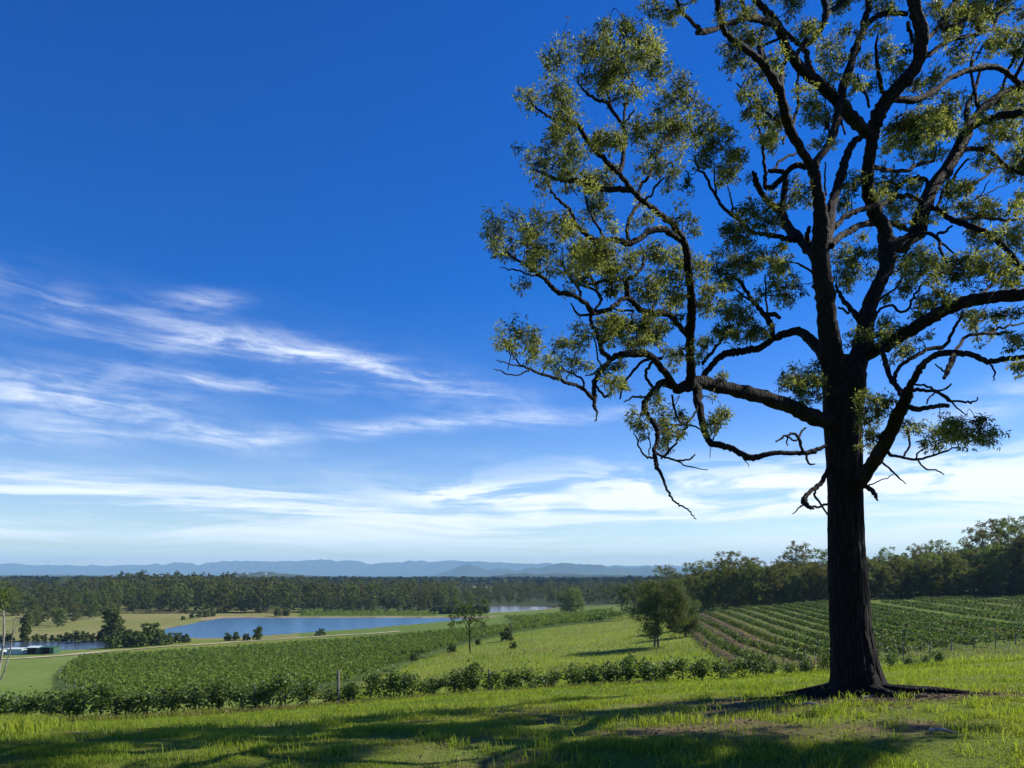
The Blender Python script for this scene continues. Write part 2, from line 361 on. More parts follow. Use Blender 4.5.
def poly_px(pts, level):
    return np.array([[(u - CU) / F * (-level) * F / (v - HV), (-level) * F / (v - HV)] for u, v in pts])
LAKE_Z, POND_Z, LAGOON_Z = -24.0, -23.0, -24.2
LAKE = poly_px([(157, 633), (168, 638), (200, 640), (230, 639), (260, 637), (300, 634.6), (330, 632.3), (370, 629.4), (400, 627), (450, 623.3), (478, 620.8), (486, 618.6), (440, 618), (380, 617.8), (300, 618), (225, 618), (206, 620.8), (186, 625), (165, 629)], LAKE_Z)
POND = poly_px([(-90, 653), (0, 652.5), (40, 652), (85, 650.5), (108, 647.5), (112, 644.5), (100, 641.5), (60, 641), (20, 642), (-90, 643)], POND_Z)
LAGOON = poly_px([(470, 612.6), (500, 613.2), (540, 612), (556, 609.4), (553, 606.8), (520, 606), (488, 606.3), (474, 608)], LAGOON_Z)
def sdist(P, x, y):
    """signed distance to polygon P, positive outside"""
    x = np.asarray(x, float); y = np.asarray(y, float)
    best = np.full(x.shape, 1e18); ins = np.zeros(x.shape, bool)
    for i in range(len(P)):
        a = P[i]; b = P[(i + 1) % len(P)]; e = b - a
        t = np.clip(((x - a[0]) * e[0] + (y - a[1]) * e[1]) / (e @ e), 0, 1)
        best = np.minimum(best, (x - a[0] - e[0] * t) ** 2 + (y - a[1] - e[1] * t) ** 2)
        cr = ((a[1] > y) != (b[1] > y)) & (x < (b[0] - a[0]) * (y - a[1]) / (b[1] - a[1] + 1e-12) + a[0]); ins ^= cr
    return np.where(ins, -1, 1) * np.sqrt(best)

def uvd(x, y):
    """bearing column and depth of ground points (clamped outside the picture)"""
    x = np.asarray(x, float); y = np.asarray(y, float)
    ang = np.arctan2(x, y); a0, a1 = math.atan((-200 - CU) / F), math.atan((1224 - CU) / F)
    u = CU + F * np.tan(np.clip(ang, a0, a1))
    d = np.hypot(x, y) / np.sqrt(1 + ((u - CU) / F) ** 2)
    return u, d

def height(x, y):
    x = np.asarray(x, float); y = np.asarray(y, float)
    u, d = uvd(x, y)
    fu = np.clip((u - LU[0]) / 8.0, 0, len(LU) - 1.001); iu = fu.astype(int); fu = fu - iu
    fd = np.clip((np.log(np.maximum(d, 1e-3)) - LD[0]) / (LD[1] - LD[0]), 0, len(LD) - 1.001); idd = fd.astype(int); fd = fd - idd
    s = (ELT[iu, idd] * (1 - fd) + ELT[iu, idd + 1] * fd) * (1 - fu) + (ELT[iu + 1, idd] * (1 - fd) + ELT[iu + 1, idd + 1] * fd) * fu
    z = s * d
    plane = -1.62 + 0.02 * x - 0.02 * np.minimum(np.hypot(x, y), 60)
    ang = np.abs(np.arctan2(x, y)); wgt = np.maximum(sstep(ang, 0.95, 1.9), 1 - sstep(d, 4.6, 7.0))
    z = z * (1 - wgt) + plane * wgt
    r = np.hypot(x, y)
    z = z + (vnoise(x * 0.9, y * 0.9, 3) - 0.5) * 0.07 * sstep(r, 2, 6) + (vnoise(x * 0.07 + 40, y * 0.07, 3) - 0.5) * 0.5 * sstep(r, 40, 90)
    for P, lv in ((LAKE, LAKE_Z), (POND, POND_Z), (LAGOON, LAGOON_Z)):
        near = (d > 180) & (d < 720) & (np.abs(z - lv) < 8)
        if near.any():
            xs, ys, zs = x[near], y[near], z[near]; sd = sdist(P, xs, ys)
            zs = np.where(sd < 0, np.minimum(zs, lv + np.maximum(sd * 0.15, -1.2) - 0.05), np.where(sd < 14, np.maximum(zs, lv + 0.05 + 0.35 * np.clip(sd / 8, 0, 1)), zs))
            z = z.copy(); z[near] = zs
    return z
def hz(x, y): return float(height(np.array([x]), np.array([y]))[0])

# fields, as picture outlines on the ground
def field(pts):
    return np.array(pts, float)
def inside(P, u, v):
    ins = np.zeros(np.shape(u), bool)
    for i in range(len(P)):
        a = P[i]; b = P[(i + 1) % len(P)]
        ins ^= ((a[1] > v) != (b[1] > v)) & (u < (b[0] - a[0]) * (v - a[1]) / (b[1] - a[1] + 1e-12) + a[0])
    return ins
# vineyard on the flat left of the slope, in (column, ln depth)
def row_depth(u, v):
    """depth at which the ground of column u is seen on row v (beyond the first crest)"""
    d = np.exp(np.linspace(math.log(55), math.log(460), 400)); x = (u - CU) / F * d
    vv = HV - height(x, d) / d * F
    return float(d[np.argmin(np.abs(vv - v))])
def ground_poly(pts):
    return np.array([((u - CU) / F * dd, dd) for u, v in pts for dd in (row_depth(u, v),)])
VINE_L = ground_poly([(60, 688), (58, 676), (66, 667), (82, 659.5), (180, 654), (260, 648), (330, 643.5), (400, 638), (470, 630.5), (560, 623.5), (618, 617), (606, 621.5), (560, 626.5), (520, 632), (460, 645), (400, 667), (340, 688), (250, 700), (120, 705)])
MEADOW_R = lambda x, y: None

ang = np.concatenate((np.radians(np.arange(-180, -42, 4.0)), np.radians(np.arange(-42, 42, 0.2)), np.radians(np.arange(42, 180, 4.0))))
rad = np.exp(np.arange(math.log(1.2), math.log(15500), 0.0115))
nA, nR = len(ang), len(rad)
GX = np.outer(rad, np.sin(ang)).ravel(); GY = np.outer(rad, np.cos(ang)).ravel()
GZ = height(GX, GY)
mb = MB()
I = np.arange(nR - 1)[:, None] * nA; J = np.arange(nA)[None, :]; J2 = (J + 1) % nA
quads = np.stack((I + J, I + nA + J, I + nA + J2, I + J2), -1).reshape(-1, 4)
mb.add(np.stack((GX, GY, GZ), 1), quads)
c0 = mb.n; mb.add([(0, 0, hz(0.0, 0.01))], np.zeros((0, 3), int))
mb.f.append(np.stack((np.full(nA, c0), np.arange(nA), (np.arange(nA) + 1) % nA), 1))

# base colours of what covers the ground (never light or shade): per-vertex cover colour
TREE_XY = (W(856, 692, 10.5)[0], 10.5)
def bare(x, y):
    """how bare (brown earth) the lawn is"""
    n = vnoise(x * 0.55 + 3, y * 0.75 + 8, 4); n2 = vnoise(x * 2.3, y * 2.3, 3)
    e1 = np.exp(-(((x - TREE_XY[0] + 0.15) / 2.3) ** 2 + ((y - 10.05) / 0.85) ** 2))
    e2 = np.exp(-(((x - 2.2) / 1.5) ** 2 + ((y - 9.2) / 0.7) ** 2)) * 0.85
    e3 = np.exp(-(((x - 1.25) / 0.45) ** 2 + ((y - 7.8) / 0.28) ** 2)) * 1.0
    e4 = np.exp(-(((x - 3.4) / 1.2) ** 2 + ((y - 7.6) / 0.5) ** 2)) * 0.7
    e5 = np.exp(-(((x + 1.2) / 1.3) ** 2 + ((y - 7.6) / 0.5) ** 2)) * 0.45
    r = np.hypot(x, y)
    return np.clip(np.maximum.reduce((e1, e2, e3, e4, e5)) * (0.75 + 1.3 * n2) + sstep(n, 0.52, 0.70) * (0.35 + 0.6 * n2) * (1 - sstep(y, 10, 13)), 0, 1) * (1 - sstep(r, 18, 24))
gu, gd = uvd(GX, GY)
col = np.zeros((len(GX), 3))
n1 = vnoise(GX * 0.35, GY * 0.35, 4)[:, None]; n2 = vnoise(GX * 0.03 + 5, GY * 0.03, 5)[:, None]; n3 = vnoise(GX * 0.004, GY * 0.004 + 3, 5)[:, None]
lawn = np.array((0.070, 0.120, 0.016)) * (1 - n1) + np.array((0.165, 0.180, 0.040)) * n1
earth = np.array((0.115, 0.082, 0.050)) * (0.55 + 0.9 * vnoise(GX * 3.1, GY * 3.1, 4, 0.65)[:, None])
b = bare(GX, GY)[:, None] * 0.9
lawn = lawn * (1 - b) + earth * b
slope = np.array((0.095, 0.150, 0.018)) * (1 - n2) + np.array((0.180, 0.200, 0.045)) * n2
vinefl = np.array((0.055, 0.095, 0.020)) * (1 - n2) + np.array((0.085, 0.120, 0.030)) * n2
meadow = np.array((0.120, 0.150, 0.032)) * (1 - n2) + np.array((0.215, 0.195, 0.085)) * n2
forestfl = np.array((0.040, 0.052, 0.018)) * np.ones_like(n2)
plain = np.array((0.030, 0.046, 0.020)) * np.ones_like(n3)
pale = np.array((0.20, 0.21, 0.10)); pf = vnoise(GX * 0.0016, GY * 0.0007 + 9, 3)[:, None]
plain = np.where(pf > 0.60, pale * (0.6 + 0.6 * n3), plain)
def mixin(c, a, m): m = np.asarray(m, float).reshape(-1, 1); return c * (1 - m) + a * m
col = mixin(lawn, slope, sstep(gd, 38, 52))
sdv = sdist(VINE_L, GX, GY)
col = mixin(col, vinefl, (sdv < 1.0) & (gd > 50))
left_lawn = (gu < 110) & (gd > 60) & (gd < 236) & (sdv > 1)
lawnL = np.array((0.100, 0.165, 0.028)) * (1 - n2) + np.array((0.165, 0.190, 0.060)) * n2
col = mixin(col, lawnL, left_lawn)
col = mixin(col, meadow, (gd > 262) & (gd < 520) & (gu < 300) & (sdv > 1))
col = mixin(col, np.array((0.10, 0.15, 0.03)), (gd > 262) & (gd < 520) & (gu >= 300) & (gu < 640) & (sdv > 1))
sdl = np.minimum(np.minimum(sdist(LAKE, GX, GY), sdist(POND, GX, GY) + 6), sdist(LAGOON, GX, GY))
col = mixin(col, np.array((0.23, 0.185, 0.11)) * (0.8 + 0.4 * n2), (sdl < 7 * (0.6 + n2[:, 0])) & (GY > 400))
col = mixin(col, np.array((0.08, 0.07, 0.05)), sdl < 0.5)
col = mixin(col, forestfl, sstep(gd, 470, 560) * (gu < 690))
# the right-hand vineyard: grassed floor, with bare strips beside its first rows
VR_DIR = np.array((0.165, 1.0)); VR_DIR /= np.linalg.norm(VR_DIR); VR_N = np.array((VR_DIR[1], -VR_DIR[0]))
VR_O = np.array(((762 - CU) / F * 62.0, 62.0)); VR_SP = 3.3
def vr_near(x0): return 60.0 + max(0.0, x0 - 24.0) * 0.72
lat = (GX - VR_O[0]) * VR_N[0] + (GY - VR_O[1]) * VR_N[1]
inr = (lat > -1.6) & (gd > 57 + np.maximum(0, GX - 24) * 0.60) & (gd < 206) & (GY > 0)
col = mixin(col, np.array((0.070, 0.120, 0.022)) * (1 - n2) + np.array((0.120, 0.150, 0.035)) * n2, inr)
ph = (lat / VR_SP) % 1.0
strip = inr & ((np.minimum(ph, 1 - ph) < 0.20 + 0.12 * n1[:, 0]) | ((np.floor(lat / VR_SP) == -1)) | ((np.floor(lat / VR_SP) == 1) & (ph < 0.8)) ) & (lat > -1.5)
col = mixin(col, np.array((0.085, 0.062, 0.045)) * (0.7 + 0.6 * n1), strip * (0.55 + 0.45 * (lat < 9)) * (1 - 0.65 * sstep(lat, 12, 40)))
col = mixin(col, np.array((0.085, 0.135, 0.020)), (gu > 850) & (gd > 52) & (gd < 57 + np.maximum(0, GX - 24) * 0.60))
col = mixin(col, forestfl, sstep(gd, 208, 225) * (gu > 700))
col = mixin(col, plain, sstep(gd, 900, 1400))
g_at = np.concatenate((np.clip(col, 0, 1), [[0.08, 0.12, 0.02]])).astype(np.float32)

gm = bpy.data.materials.new('ground'); gm.use_nodes = True; t = NT(gm.node_tree)
at = t.node('ShaderNodeAttribute', attribute_name='cover'); tc = t.node('ShaderNodeTexCoord')
f1 = t.noise(tc.outputs['Object'], 14.0, 5, 0.65); f2 = t.noise(tc.outputs['Object'], 1.3, 6, 0.6); f3 = t.noise(tc.outputs['Object'], 0.25, 6, 0.6)
fac = t.math('ADD', t.math('ADD', t.math('MULTIPLY', f1, 0.7), t.math('MULTIPLY', f2, 0.7)), t.math('MULTIPLY', f3, 0.6))
bs = t.node('ShaderNodeBsdfPrincipled')
t.l.new(t.mix(1.0, at.outputs['Color'], t.vec(fac, fac, fac), 'MULTIPLY'), bs.inputs['Base Color'])
bs.inputs['Roughness'].default_value = 0.95; bs.inputs['Specular IOR Level'].default_value = 0.05
bp = t.node('ShaderNodeBump'); bp.inputs['Strength'].default_value = 0.7; bp.inputs['Distance'].default_value = 0.05
t.l.new(t.math('ADD', f1, f2), bp.inputs['Height']); t.l.new(bp.outputs[0], bs.inputs['Normal'])
out = t.node('ShaderNodeOutputMaterial'); t.l.new(bs.outputs[0], out.inputs['Surface'])
go = mb.build('ground', gm, smooth=True); go['kind'] = 'structure'
ca = go.data.attributes.new('cover', 'FLOAT_COLOR', 'POINT')
ca.data.foreach_set('color', np.concatenate((g_at, np.ones((len(g_at), 1), np.float32)), 1).ravel())

# water
def water_mat(name, deep, rough, bump):
    m = bpy.data.materials.new(name); m.use_nodes = True; t = NT(m.node_tree)
    tc = t.node('ShaderNodeTexCoord'); mp = t.node('ShaderNodeMapping'); mp.inputs['Scale'].default_value = (0.5, 1.2, 1)
    t.l.new(tc.outputs['Object'], mp.inputs['Vector'])
    n = t.noise(mp.outputs[0], 0.8, 5, 0.6); nb = t.noise(tc.outputs['Object'], 0.02, 3, 0.5)
    bs = t.node('ShaderNodeBsdfPrincipled'); bs.inputs['Base Color'].default_value = c4(deep)
    bs.inputs['IOR'].default_value = 1.33
    t.put(bs.inputs['Roughness'], t.math('ADD', rough, t.math('MULTIPLY', nb, 0.15)))
    bp = t.node('ShaderNodeBump'); bp.inputs['Strength'].default_value = bump; bp.inputs['Distance'].default_value = 0.6
    t.l.new(n, bp.inputs['Height']); t.l.new(bp.outputs[0], bs.inputs['Normal'])
    out = t.node('ShaderNodeOutputMaterial'); t.l.new(bs.outputs[0], out.inputs['Surface'])
    return m
M['lake'] = water_mat('lake_water', (0.060, 0.155, 0.260), 0.12, 0.45)
M['pond'] = water_mat('pond_water', (0.035, 0.055, 0.075), 0.10, 0.3)
M['lagoon'] = water_mat('lagoon_water', (0.10, 0.11, 0.12), 0.06, 0.1)
def sheet(name, P, z, mat):
    c = P.mean(0); Q = c + (P - c) * 1.03
    m = MB(); m.add(np.c_[Q, np.full(len(Q), z)], [list(range(len(Q)))])
    o = m.build(name, mat); o['kind'] = 'structure'; return o
sheet('lake_water', LAKE, LAKE_Z, M['lake']); sheet('pond_water', POND, POND_Z, M['pond']); sheet('lagoon_water', LAGOON, LAGOON_Z, M['lagoon'])

# farm track between the vines and the lake, and the one to the sheds
M['track'] = plain_mat('track_gravel', (0.30, 0.25, 0.16), (0.46, 0.40, 0.28), 0.8, 0.95, 0.05)
def strip_on_ground(name, pts, width, mat, lift=0.06):
    P = catmull([((u - CU) / F * d, d) for u, v in pts for d in (row_depth(u, v),)], 10); T = np.gradient(P, axis=0); T /= np.linalg.norm(T, axis=1)[:, None]
    N = np.stack((-T[:, 1], T[:, 0]), 1); Ls = []
    for k in (-0.5, -0.17, 0.17, 0.5):
        Q = P + N * width * k * (1 + 0.25 * (vnoise(P[:, :1] * 0.2 + k * 9, P[:, 1:] * 0.2, 2) - 0.5)); Ls.append(np.c_[Q, height(Q[:, 0], Q[:, 1]) + lift])
    V = np.stack(Ls, 1).reshape(-1, 3); k = len(P); i = np.arange(k - 1)[:, None] * 4; j = np.arange(3)[None, :]
    m = MB(); m.add(V, np.stack((i + j, i + 4 + j, i + 5 + j, i + 1 + j), -1).reshape(-1, 4))
    o = m.build(name, mat, smooth=True); o['kind'] = 'structure'; return o
strip_on_ground('farm_track', [(-20, 661), (0, 659.5), (30, 658), (60, 656), (95, 652.5), (140, 649), (200, 644.8), (250, 641.2), (300, 638), (350, 634.8), (400, 631.5)], 4.2, M['track'], 0.15)

# far hills and mountain ranges
M['range'] = plain_mat('range_bush', (0.030, 0.045, 0.022), (0.055, 0.070, 0.035), 0.004, 0.95, 0.05)
def ridge_line(name, pts, depth, thick, base_z, seed, rough=0.15):
    """a mountain range whose crest is given as (column, row) at its distance"""
    u = np.arange(pts[0][0], pts[-1][0] + 1, 2.0); v = np.interp(u, [p[0] for p in pts], [p[1] for p in pts])
    crest = (HV - v) / F * depth + (vnoise(u * 0.11 + seed, u * 0 + seed, 5, 0.6) - 0.5) * rough * 140
    rows = []; nT = 15
    for j in range(nT):
        s = j / (nT - 1) * 2 - 1
        y = depth + s * thick + (vnoise(u * 0.03 + seed + 7, u * 0 + j * 0.7, 3) - 0.5) * thick * 0.25
        prof = (1 - abs(s)) ** 0.8; gul = 1 - 0.45 * (1 - prof) * vnoise(u * 0.10 + seed, u * 0 + j * 0.35, 4)
        rows.append(np.stack(((u - CU) / F * depth * (1 + 0.0 * s), y, base_z + (crest - base_z) * prof * gul), 1))
    V = np.stack(rows, 0).reshape(-1, 3); n = len(u); i = np.arange(nT - 1)[:, None] * n; j = np.arange(n - 1)[None, :]
    m = MB(); m.add(V, np.stack((i + j, i + j + 1, i + n + j + 1, i + n + j), -1).reshape(-1, 4))
    o = m.build(name, M['range'], smooth=True); o['kind'] = 'structure'; return o
ridge_line('mountain_range', [(-300, 566), (-100, 565), (0, 563), (40, 565), (90, 565.5), (130, 565), (160, 564), (178, 562), (200, 564), (225, 561.5), (250, 561), (280, 562), (310, 560.5), (330, 559.8), (350, 561.3), (360, 562), (370, 564), (395, 562.8), (420, 561), (450, 561), (480, 562), (520, 563), (600, 565), (700, 566), (1300, 566)], 13800, 1200, -60, 3.0, 0.5)
ridge_line('mountain_range', [(430, 576), (450, 570), (463, 564.5), (470, 564.8), (485, 570), (505, 568), (520, 569.5), (540, 568), (552, 564), (558, 563.2), (575, 564.2), (590, 564), (610, 566.5), (630, 567.5), (650, 567.2), (670, 570), (720, 571), (800, 572)], 8600, 600, -60, 9.0, 0.35)
ridge_line('hills', [(205, 576), (230, 574), (243, 572.5), (262, 572), (280, 573), (300, 574.5), (330, 576)], 3200, 260, -40, 15.0, 0.10)
ridge_line('hills', [(490, 577), (505, 574.5), (520, 573), (545, 574), (570, 573.5), (600, 575), (640, 575), (670, 577)], 4200, 300, -45, 21.0, 0.10)
ridge_line('hills', [(-200, 574), (-60, 574), (0, 575), (60, 574.7), (110, 575.5)], 6000, 400, -45, 27.0, 0.05)

# the air between here and the mountains: one closed box of thin, even haze
hm = bpy.data.materials.new('haze'); hm.use_nodes = True; t = NT(hm.node_tree)
pv = t.node('ShaderNodeVolumePrincipled')
pv.inputs['Color'].default_value = (0.40, 0.71, 1.0, 1); pv.inputs['Density'].default_value = 8.8e-5; pv.inputs['Anisotropy'].default_value = 0.0
out = t.node('ShaderNodeOutputMaterial'); t.l.new(pv.outputs[0], out.inputs['Volume'])
m = MB(); zlo, zhi = float(min(GZ.min(), -60)) - 1.0, 330.0
box(m, (0, 0, (zlo + zhi) / 2), (32400, 32400, zhi - zlo))
o = m.build('haze', hm); o['kind'] = 'stuff'
# ------------------------------------------------------------------ the big gum tree on the lawn
rng = np.random.default_rng(11)
Y0 = 10.5
TB = W(856, 692, Y0)
gum = empty('gum_tree', (float(TB[0]), Y0, float(hz(TB[0], Y0)) - 0.02))
tag(gum, 'big dark-barked gum tree with wide twisting limbs standing on the lawn crest', 'tree')
gb = np.array(gum.location)
NODES = []                                            # (u, v, depth, width)
def near_node(u, v):
    A = np.array(NODES); i = int(np.argmin((A[:, 0] - u) ** 2 + (A[:, 1] - v) ** 2)); return A[i]
twig_mb = MB()
def limb(dY, pts, seg=12, root=False, dead=False, name='limb', dmid=None):
    """pts: (column, row, width in px) from the parent outwards; dY: how far its tip is beyond (+) or before (-) its foot"""
    dY *= 2.1
    P = np.array([p if len(p) == 3 else (p[0], p[1], 0) for p in pts], float)
    tg = np.gradient(P[:, :2], axis=0); sl = np.abs(2 * tg[:, 0] * tg[:, 1]) / ((tg ** 2).sum(1) + 1e-9)
    P[:, 2] *= np.where(P[:, 2] > 6, 1 - 0.26 * sl, 1.0)
    s = np.concatenate(([0], np.cumsum(np.hypot(np.diff(P[:, 0]), np.diff(P[:, 1]))))); s /= s[-1]
    known = P[:, 2] > 0
    P[:, 2] = np.interp(s, s[known], P[known, 2])
    if root: y0 = Y0
    else: y0 = near_node(P[0, 0], P[0, 1])[2]
    yy = y0 + dY * s ** 0.9
    if dmid is not None: yy = yy + dmid * np.sin(np.pi * s)
    Q = catmull(np.c_[P[:, 0], P[:, 1], yy, P[:, 2]], 6 if P[:, 2].max() > 5 else 4)
    wob = 0.55 if P[:, 2].max() < 9 else 0.5
    Q[1:-1, 0] += rng.normal(size=len(Q) - 2) * wob; Q[1:-1, 1] += rng.normal(size=len(Q) - 2) * wob
    kn = rng.random(len(Q)) < 0.10; kn[:2] = False; Q[kn, 3] *= rng.uniform(1.08, 1.30, kn.sum())
    Q[:, 3] = np.maximum(Q[:, 3] * 0.90, 0.5)
    XYZ = np.stack(((Q[:, 0] - CU) / F * Q[:, 2], Q[:, 2], (HV - Q[:, 1]) / F * Q[:, 2]), 1) - gb
    R = Q[:, 3] * 0.5 / F * Q[:, 2]
    step = 2 if P[:, 2].max() < 5 else 1
    for q in Q[::step]: NODES.append(tuple(q))
    if P[0, 2] >= 5.0:
        m = MB(); tube(m, XYZ, R, 16 if P[0, 2] > 9 else 9, 0.085, rng)
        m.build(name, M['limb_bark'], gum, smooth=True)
    else:
        tube(twig_mb, XYZ, R, 5, 0.0, rng)

# trunk: furrowed column with a flared foot
def trunk_mesh(pts, seg, y_off, name, mat, flare=True):
    P = catmull(np.array(pts, float), 14)
    XYZ = np.stack(((P[:, 0] - CU) / F * (Y0 + y_off), np.full(len(P), Y0 + y_off), (HV - P[:, 1]) / F * (Y0 + y_off)), 1) - gb
    R = P[:, 2] * 0.5 / F * Y0 * 0.86
    th = np.linspace(0, 2 * np.pi, seg, endpoint=False); rows = []
    for i in range(len(P)):
        z = XYZ[i, 2]
        sx = th / (2 * np.pi)
        k = vnoise(sx * 22 + 30 + 0.25 * np.sin(z * 2), np.full(seg, z * 1.6 + 7), 3, 0.6)
        k2 = vnoise((1 - sx) * 22 + 90, np.full(seg, z * 1.6 + 31), 3, 0.6)
        wv = sstep(sx, 0.35, 0.65); kk = k * (1 - wv) + k2 * wv
        ridge = 1 - np.abs(kk * 2 - 1) * 1.6
        big = 0.06 * np.sin(3 * th + 0.6 * z) + 0.04 * np.sin(2 * th + 1.3 + z * 0.3)
        fl = 0.0
        if flare: fl = math.exp(-max(z, 0) / 0.22) * (0.16 * np.cos(5 * th + 0.8) + 0.12 * np.cos(3 * th + 2.1))
        r = R[i] * (1 + big + 0.10 * (ridge - 0.3) + fl)
        rows.append(np.stack((XYZ[i, 0] + np.cos(th) * r, XYZ[i, 1] + np.sin(th) * r, np.full(seg, z)), 1))
    V = np.vstack(rows); k = len(P); I = np.arange(k - 1)[:, None] * seg; J = np.arange(seg)[None, :]; J2 = (J + 1) % seg
    m = MB(); m.add(V, np.stack((I + J, I + J2, I + seg + J2, I + seg + J), -1).reshape(-1, 4))
    m.build(name, mat, gum, smooth=True)
TR = [(861, 697, 72), (860, 690, 63), (858, 682, 57), (856.5, 672, 52), (854.5, 655, 47), (851.5, 630, 42.5), (849.5, 600, 40.5), (847.5, 570, 39), (846, 540, 37), (845, 500, 35), (844, 470, 36), (843, 445, 37), (842, 420, 39), (842.5, 400, 41), (843, 385, 43), (843.5, 372, 38), (844, 362, 26), (844, 355, 10)]
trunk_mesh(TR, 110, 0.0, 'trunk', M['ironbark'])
for q in catmull(np.array(TR, float), 4): NODES.append((q[0], q[1], Y0, q[2]))

# surface roots running out from the foot
def root(pts, w0, w1):
    P = catmull(np.array(pts, float), 7); k = len(P)
    z = height(P[:, 0], P[:, 1]); R = np.linspace(w0, w1, k) * (1 + 0.25 * (vnoise(P[:, 0] * 3, P[:, 1] * 3, 2) - 0.5))
    zz = z + R * np.linspace(0.9, -0.15, k) + 0.03 * (vnoise(P[:, 0] * 2.1 + 4, P[:, 1] * 2, 2) - 0.5)
    m = MB(); tube(m, np.c_[P, zz] - gb, R, 10, 0.16, rng); m.build('root', M['ironbark'], gum, smooth=True)
x0, y0 = TB[0], Y0
root([(x0 + .15, y0 - .12), (x0 + .48, y0 - .30), (x0 + .85, y0 - .38), (x0 + 1.15, y0 - .50), (x0 + 1.5, y0 - .52)], .085, .02)
root([(x0 + .2, y0 - .05), (x0 + .6, y0 - .12), (x0 + 1.0, y0 - .16), (x0 + 1.45, y0 - .10), (x0 + 1.75, y0 - .12)], .06, .015)
root([(x0 - .12, y0 - .15), (x0 - .45, y0 - .30), (x0 - .8, y0 - .26), (x0 - 1.2, y0 - .34)], .085, .02)
root([(x0 - .1, y0 - .05), (x0 - .6, y0 + .02), (x0 - 1.1, y0 - .03), (x0 - 1.6, y0 + .06)], .075, .02)
root([(x0 + .02, y0 - .2), (x0 + .1, y0 - .5), (x0 + .3, y0 - .72), (x0 + .55, y0 - .8)], .10, .03)
root([(x0 - .05, y0 + .15), (x0 - .4, y0 + .5), (x0 - .8, y0 + .8)], .12, .03)
root([(x0 + .1, y0 + .15), (x0 + .5, y0 + .45), (x0 + .9, y0 + .6)], .11, .03)

# --- limbs, traced from the photograph as (column, row, thickness); each has its own depth
limb(-0.4, [(838, 392, 33), (833, 360, 27), (828, 330, 23), (826, 300, 21.5), (822, 275, 20.5), (819, 250, 20), (820.5, 225, 17), (819, 200, 14), (815, 178, 13), (812, 163, 13)])
limb(0.5, [(848, 392, 31), (858, 360, 25), (864, 335, 21), (869, 310, 18.5), (876, 288, 18), (886, 268, 17.5), (887, 250, 18), (885, 236, 18)])
limb(-0.5, [(886, 240, 18), (884, 228, 18), (874, 210, 17), (868, 190, 14), (867.5, 170, 13), (870, 150, 13), (873, 134, 14), (876, 122, 17), (882, 108, 19), (893, 93, 20), (907, 79, 18), (917, 63, 15), (920, 45, 16), (921.5, 30, 16), (916, 14, 14), (913, -2, 14), (905, -40, 11), (914, -85, 6)])
limb(0.8, [(886, 240, 17), (898, 246, 16), (912, 238, 19), (918, 230, 20), (921, 216, 20), (933, 188, 18), (947, 168, 17), (958, 150, 17), (967, 132, 17)])
limb(1.5, [(967, 130, 14), (985, 106, 12.5), (1005, 94, 12), (1024, 84, 11), (1045, 70, 10), (1090, 48, 8), (1140, 18, 4)])
limb(-1.5, [(970, 128, 10), (990, 119, 9), (1005, 115, 9), (1024, 114, 9), (1060, 118, 7), (1110, 108, 3)])
limb(0.6, [(967, 128, 8), (968, 105, 5), (975, 90, 4), (980, 70, 3)])
limb(0.9, [(893, 98, 8), (915, 100, 8), (935, 91, 7.5), (950, 78, 7), (968, 71, 7), (990, 67, 6.5), (1005, 71, 6.5), (1015, 80, 6), (1022, 90, 6)])
limb(-1.2, [(871, 136, 14), (862, 128, 16), (848, 113, 16), (835, 99, 16), (818, 83, 16), (803, 70, 15), (790, 54, 13), (783, 39, 12), (775, 22, 11), (765, 10, 10), (755, -1, 9), (737, -30, 7), (722, -75, 4)])
limb(-0.8, [(785, 34, 9), (777, 26, 9), (765, 20, 8.5), (748, 17.5, 8), (735, 22, 7), (722, 27, 6.5), (708, 31, 6), (697, 32.5, 5)])
limb(-0.5, [(706, 31, 5), (700, 30, 4.5), (688, 18, 4), (680, 10, 3.5), (676, -2, 3), (670, -20, 2)])
limb(0.9, [(724, 26, 5), (722, 14, 5), (717, 2, 4.5), (713, -10, 4)])
limb(0.7, [(748, 17, 5), (744, 8, 5), (741, -4, 4.5), (738, -30, 3)])
limb(0.4, [(818, 82, 8), (809, 66, 8), (806, 52, 7), (797, 42, 7), (786, 34, 7)])
limb(-0.9, [(812, 166, 12), (800, 147, 12), (788, 124, 12), (781, 96, 11.5), (772, 78, 11), (762, 63, 11), (748, 51, 10), (733, 40, 9), (724, 30, 7.5), (719, 15, 6.5), (717, 0, 5.5), (708, -30, 4)])
limb(0.8, [(781, 90, 6), (782, 70, 5), (786, 60, 4.5), (790, 48, 4)])
limb(0.5, [(762, 60, 6), (760, 45, 5), (763, 30, 4), (765, 20, 4)])
limb(1.0, [(812, 166, 12), (822, 153, 11.5), (833, 136, 11), (838, 112, 10), (843, 88, 11), (850, 66, 10), (856, 48, 10), (862, 33, 9), (870, 21, 8), (886, 13, 6.5), (907, 14, 5)])
limb(0.5, [(861, 36, 8), (866, 16, 8), (869, 0, 7), (860, -45, 4)])
limb(0.3, [(806, 45, 8), (814, 38, 8), (822, 27, 7.5), (826, 10, 7), (822, -5, 6.5), (818, -40, 4)])
limb(0.6, [(824, 22, 6), (829, 12, 5), (838, 6, 4.5), (846, -3, 4)])
limb(-0.6, [(800, 66, 4), (797, 56, 5), (806, 40, 8)])
limb(0.9, [(826, 246, 13), (829, 226, 12), (832, 206, 11.5), (836, 190, 11), (842, 172, 11), (846, 157, 10), (852, 144, 10), (861, 136, 9), (872, 122, 8)])
limb(0.4, [(921, 58, 6), (932, 52, 5), (945, 43, 4.5), (965, 36.5, 4), (978, 35, 3)])
limb(0.9, [(926, 40, 7), (938, 27, 7), (948, 12, 7), (958, -4, 6), (985, -45, 4)])
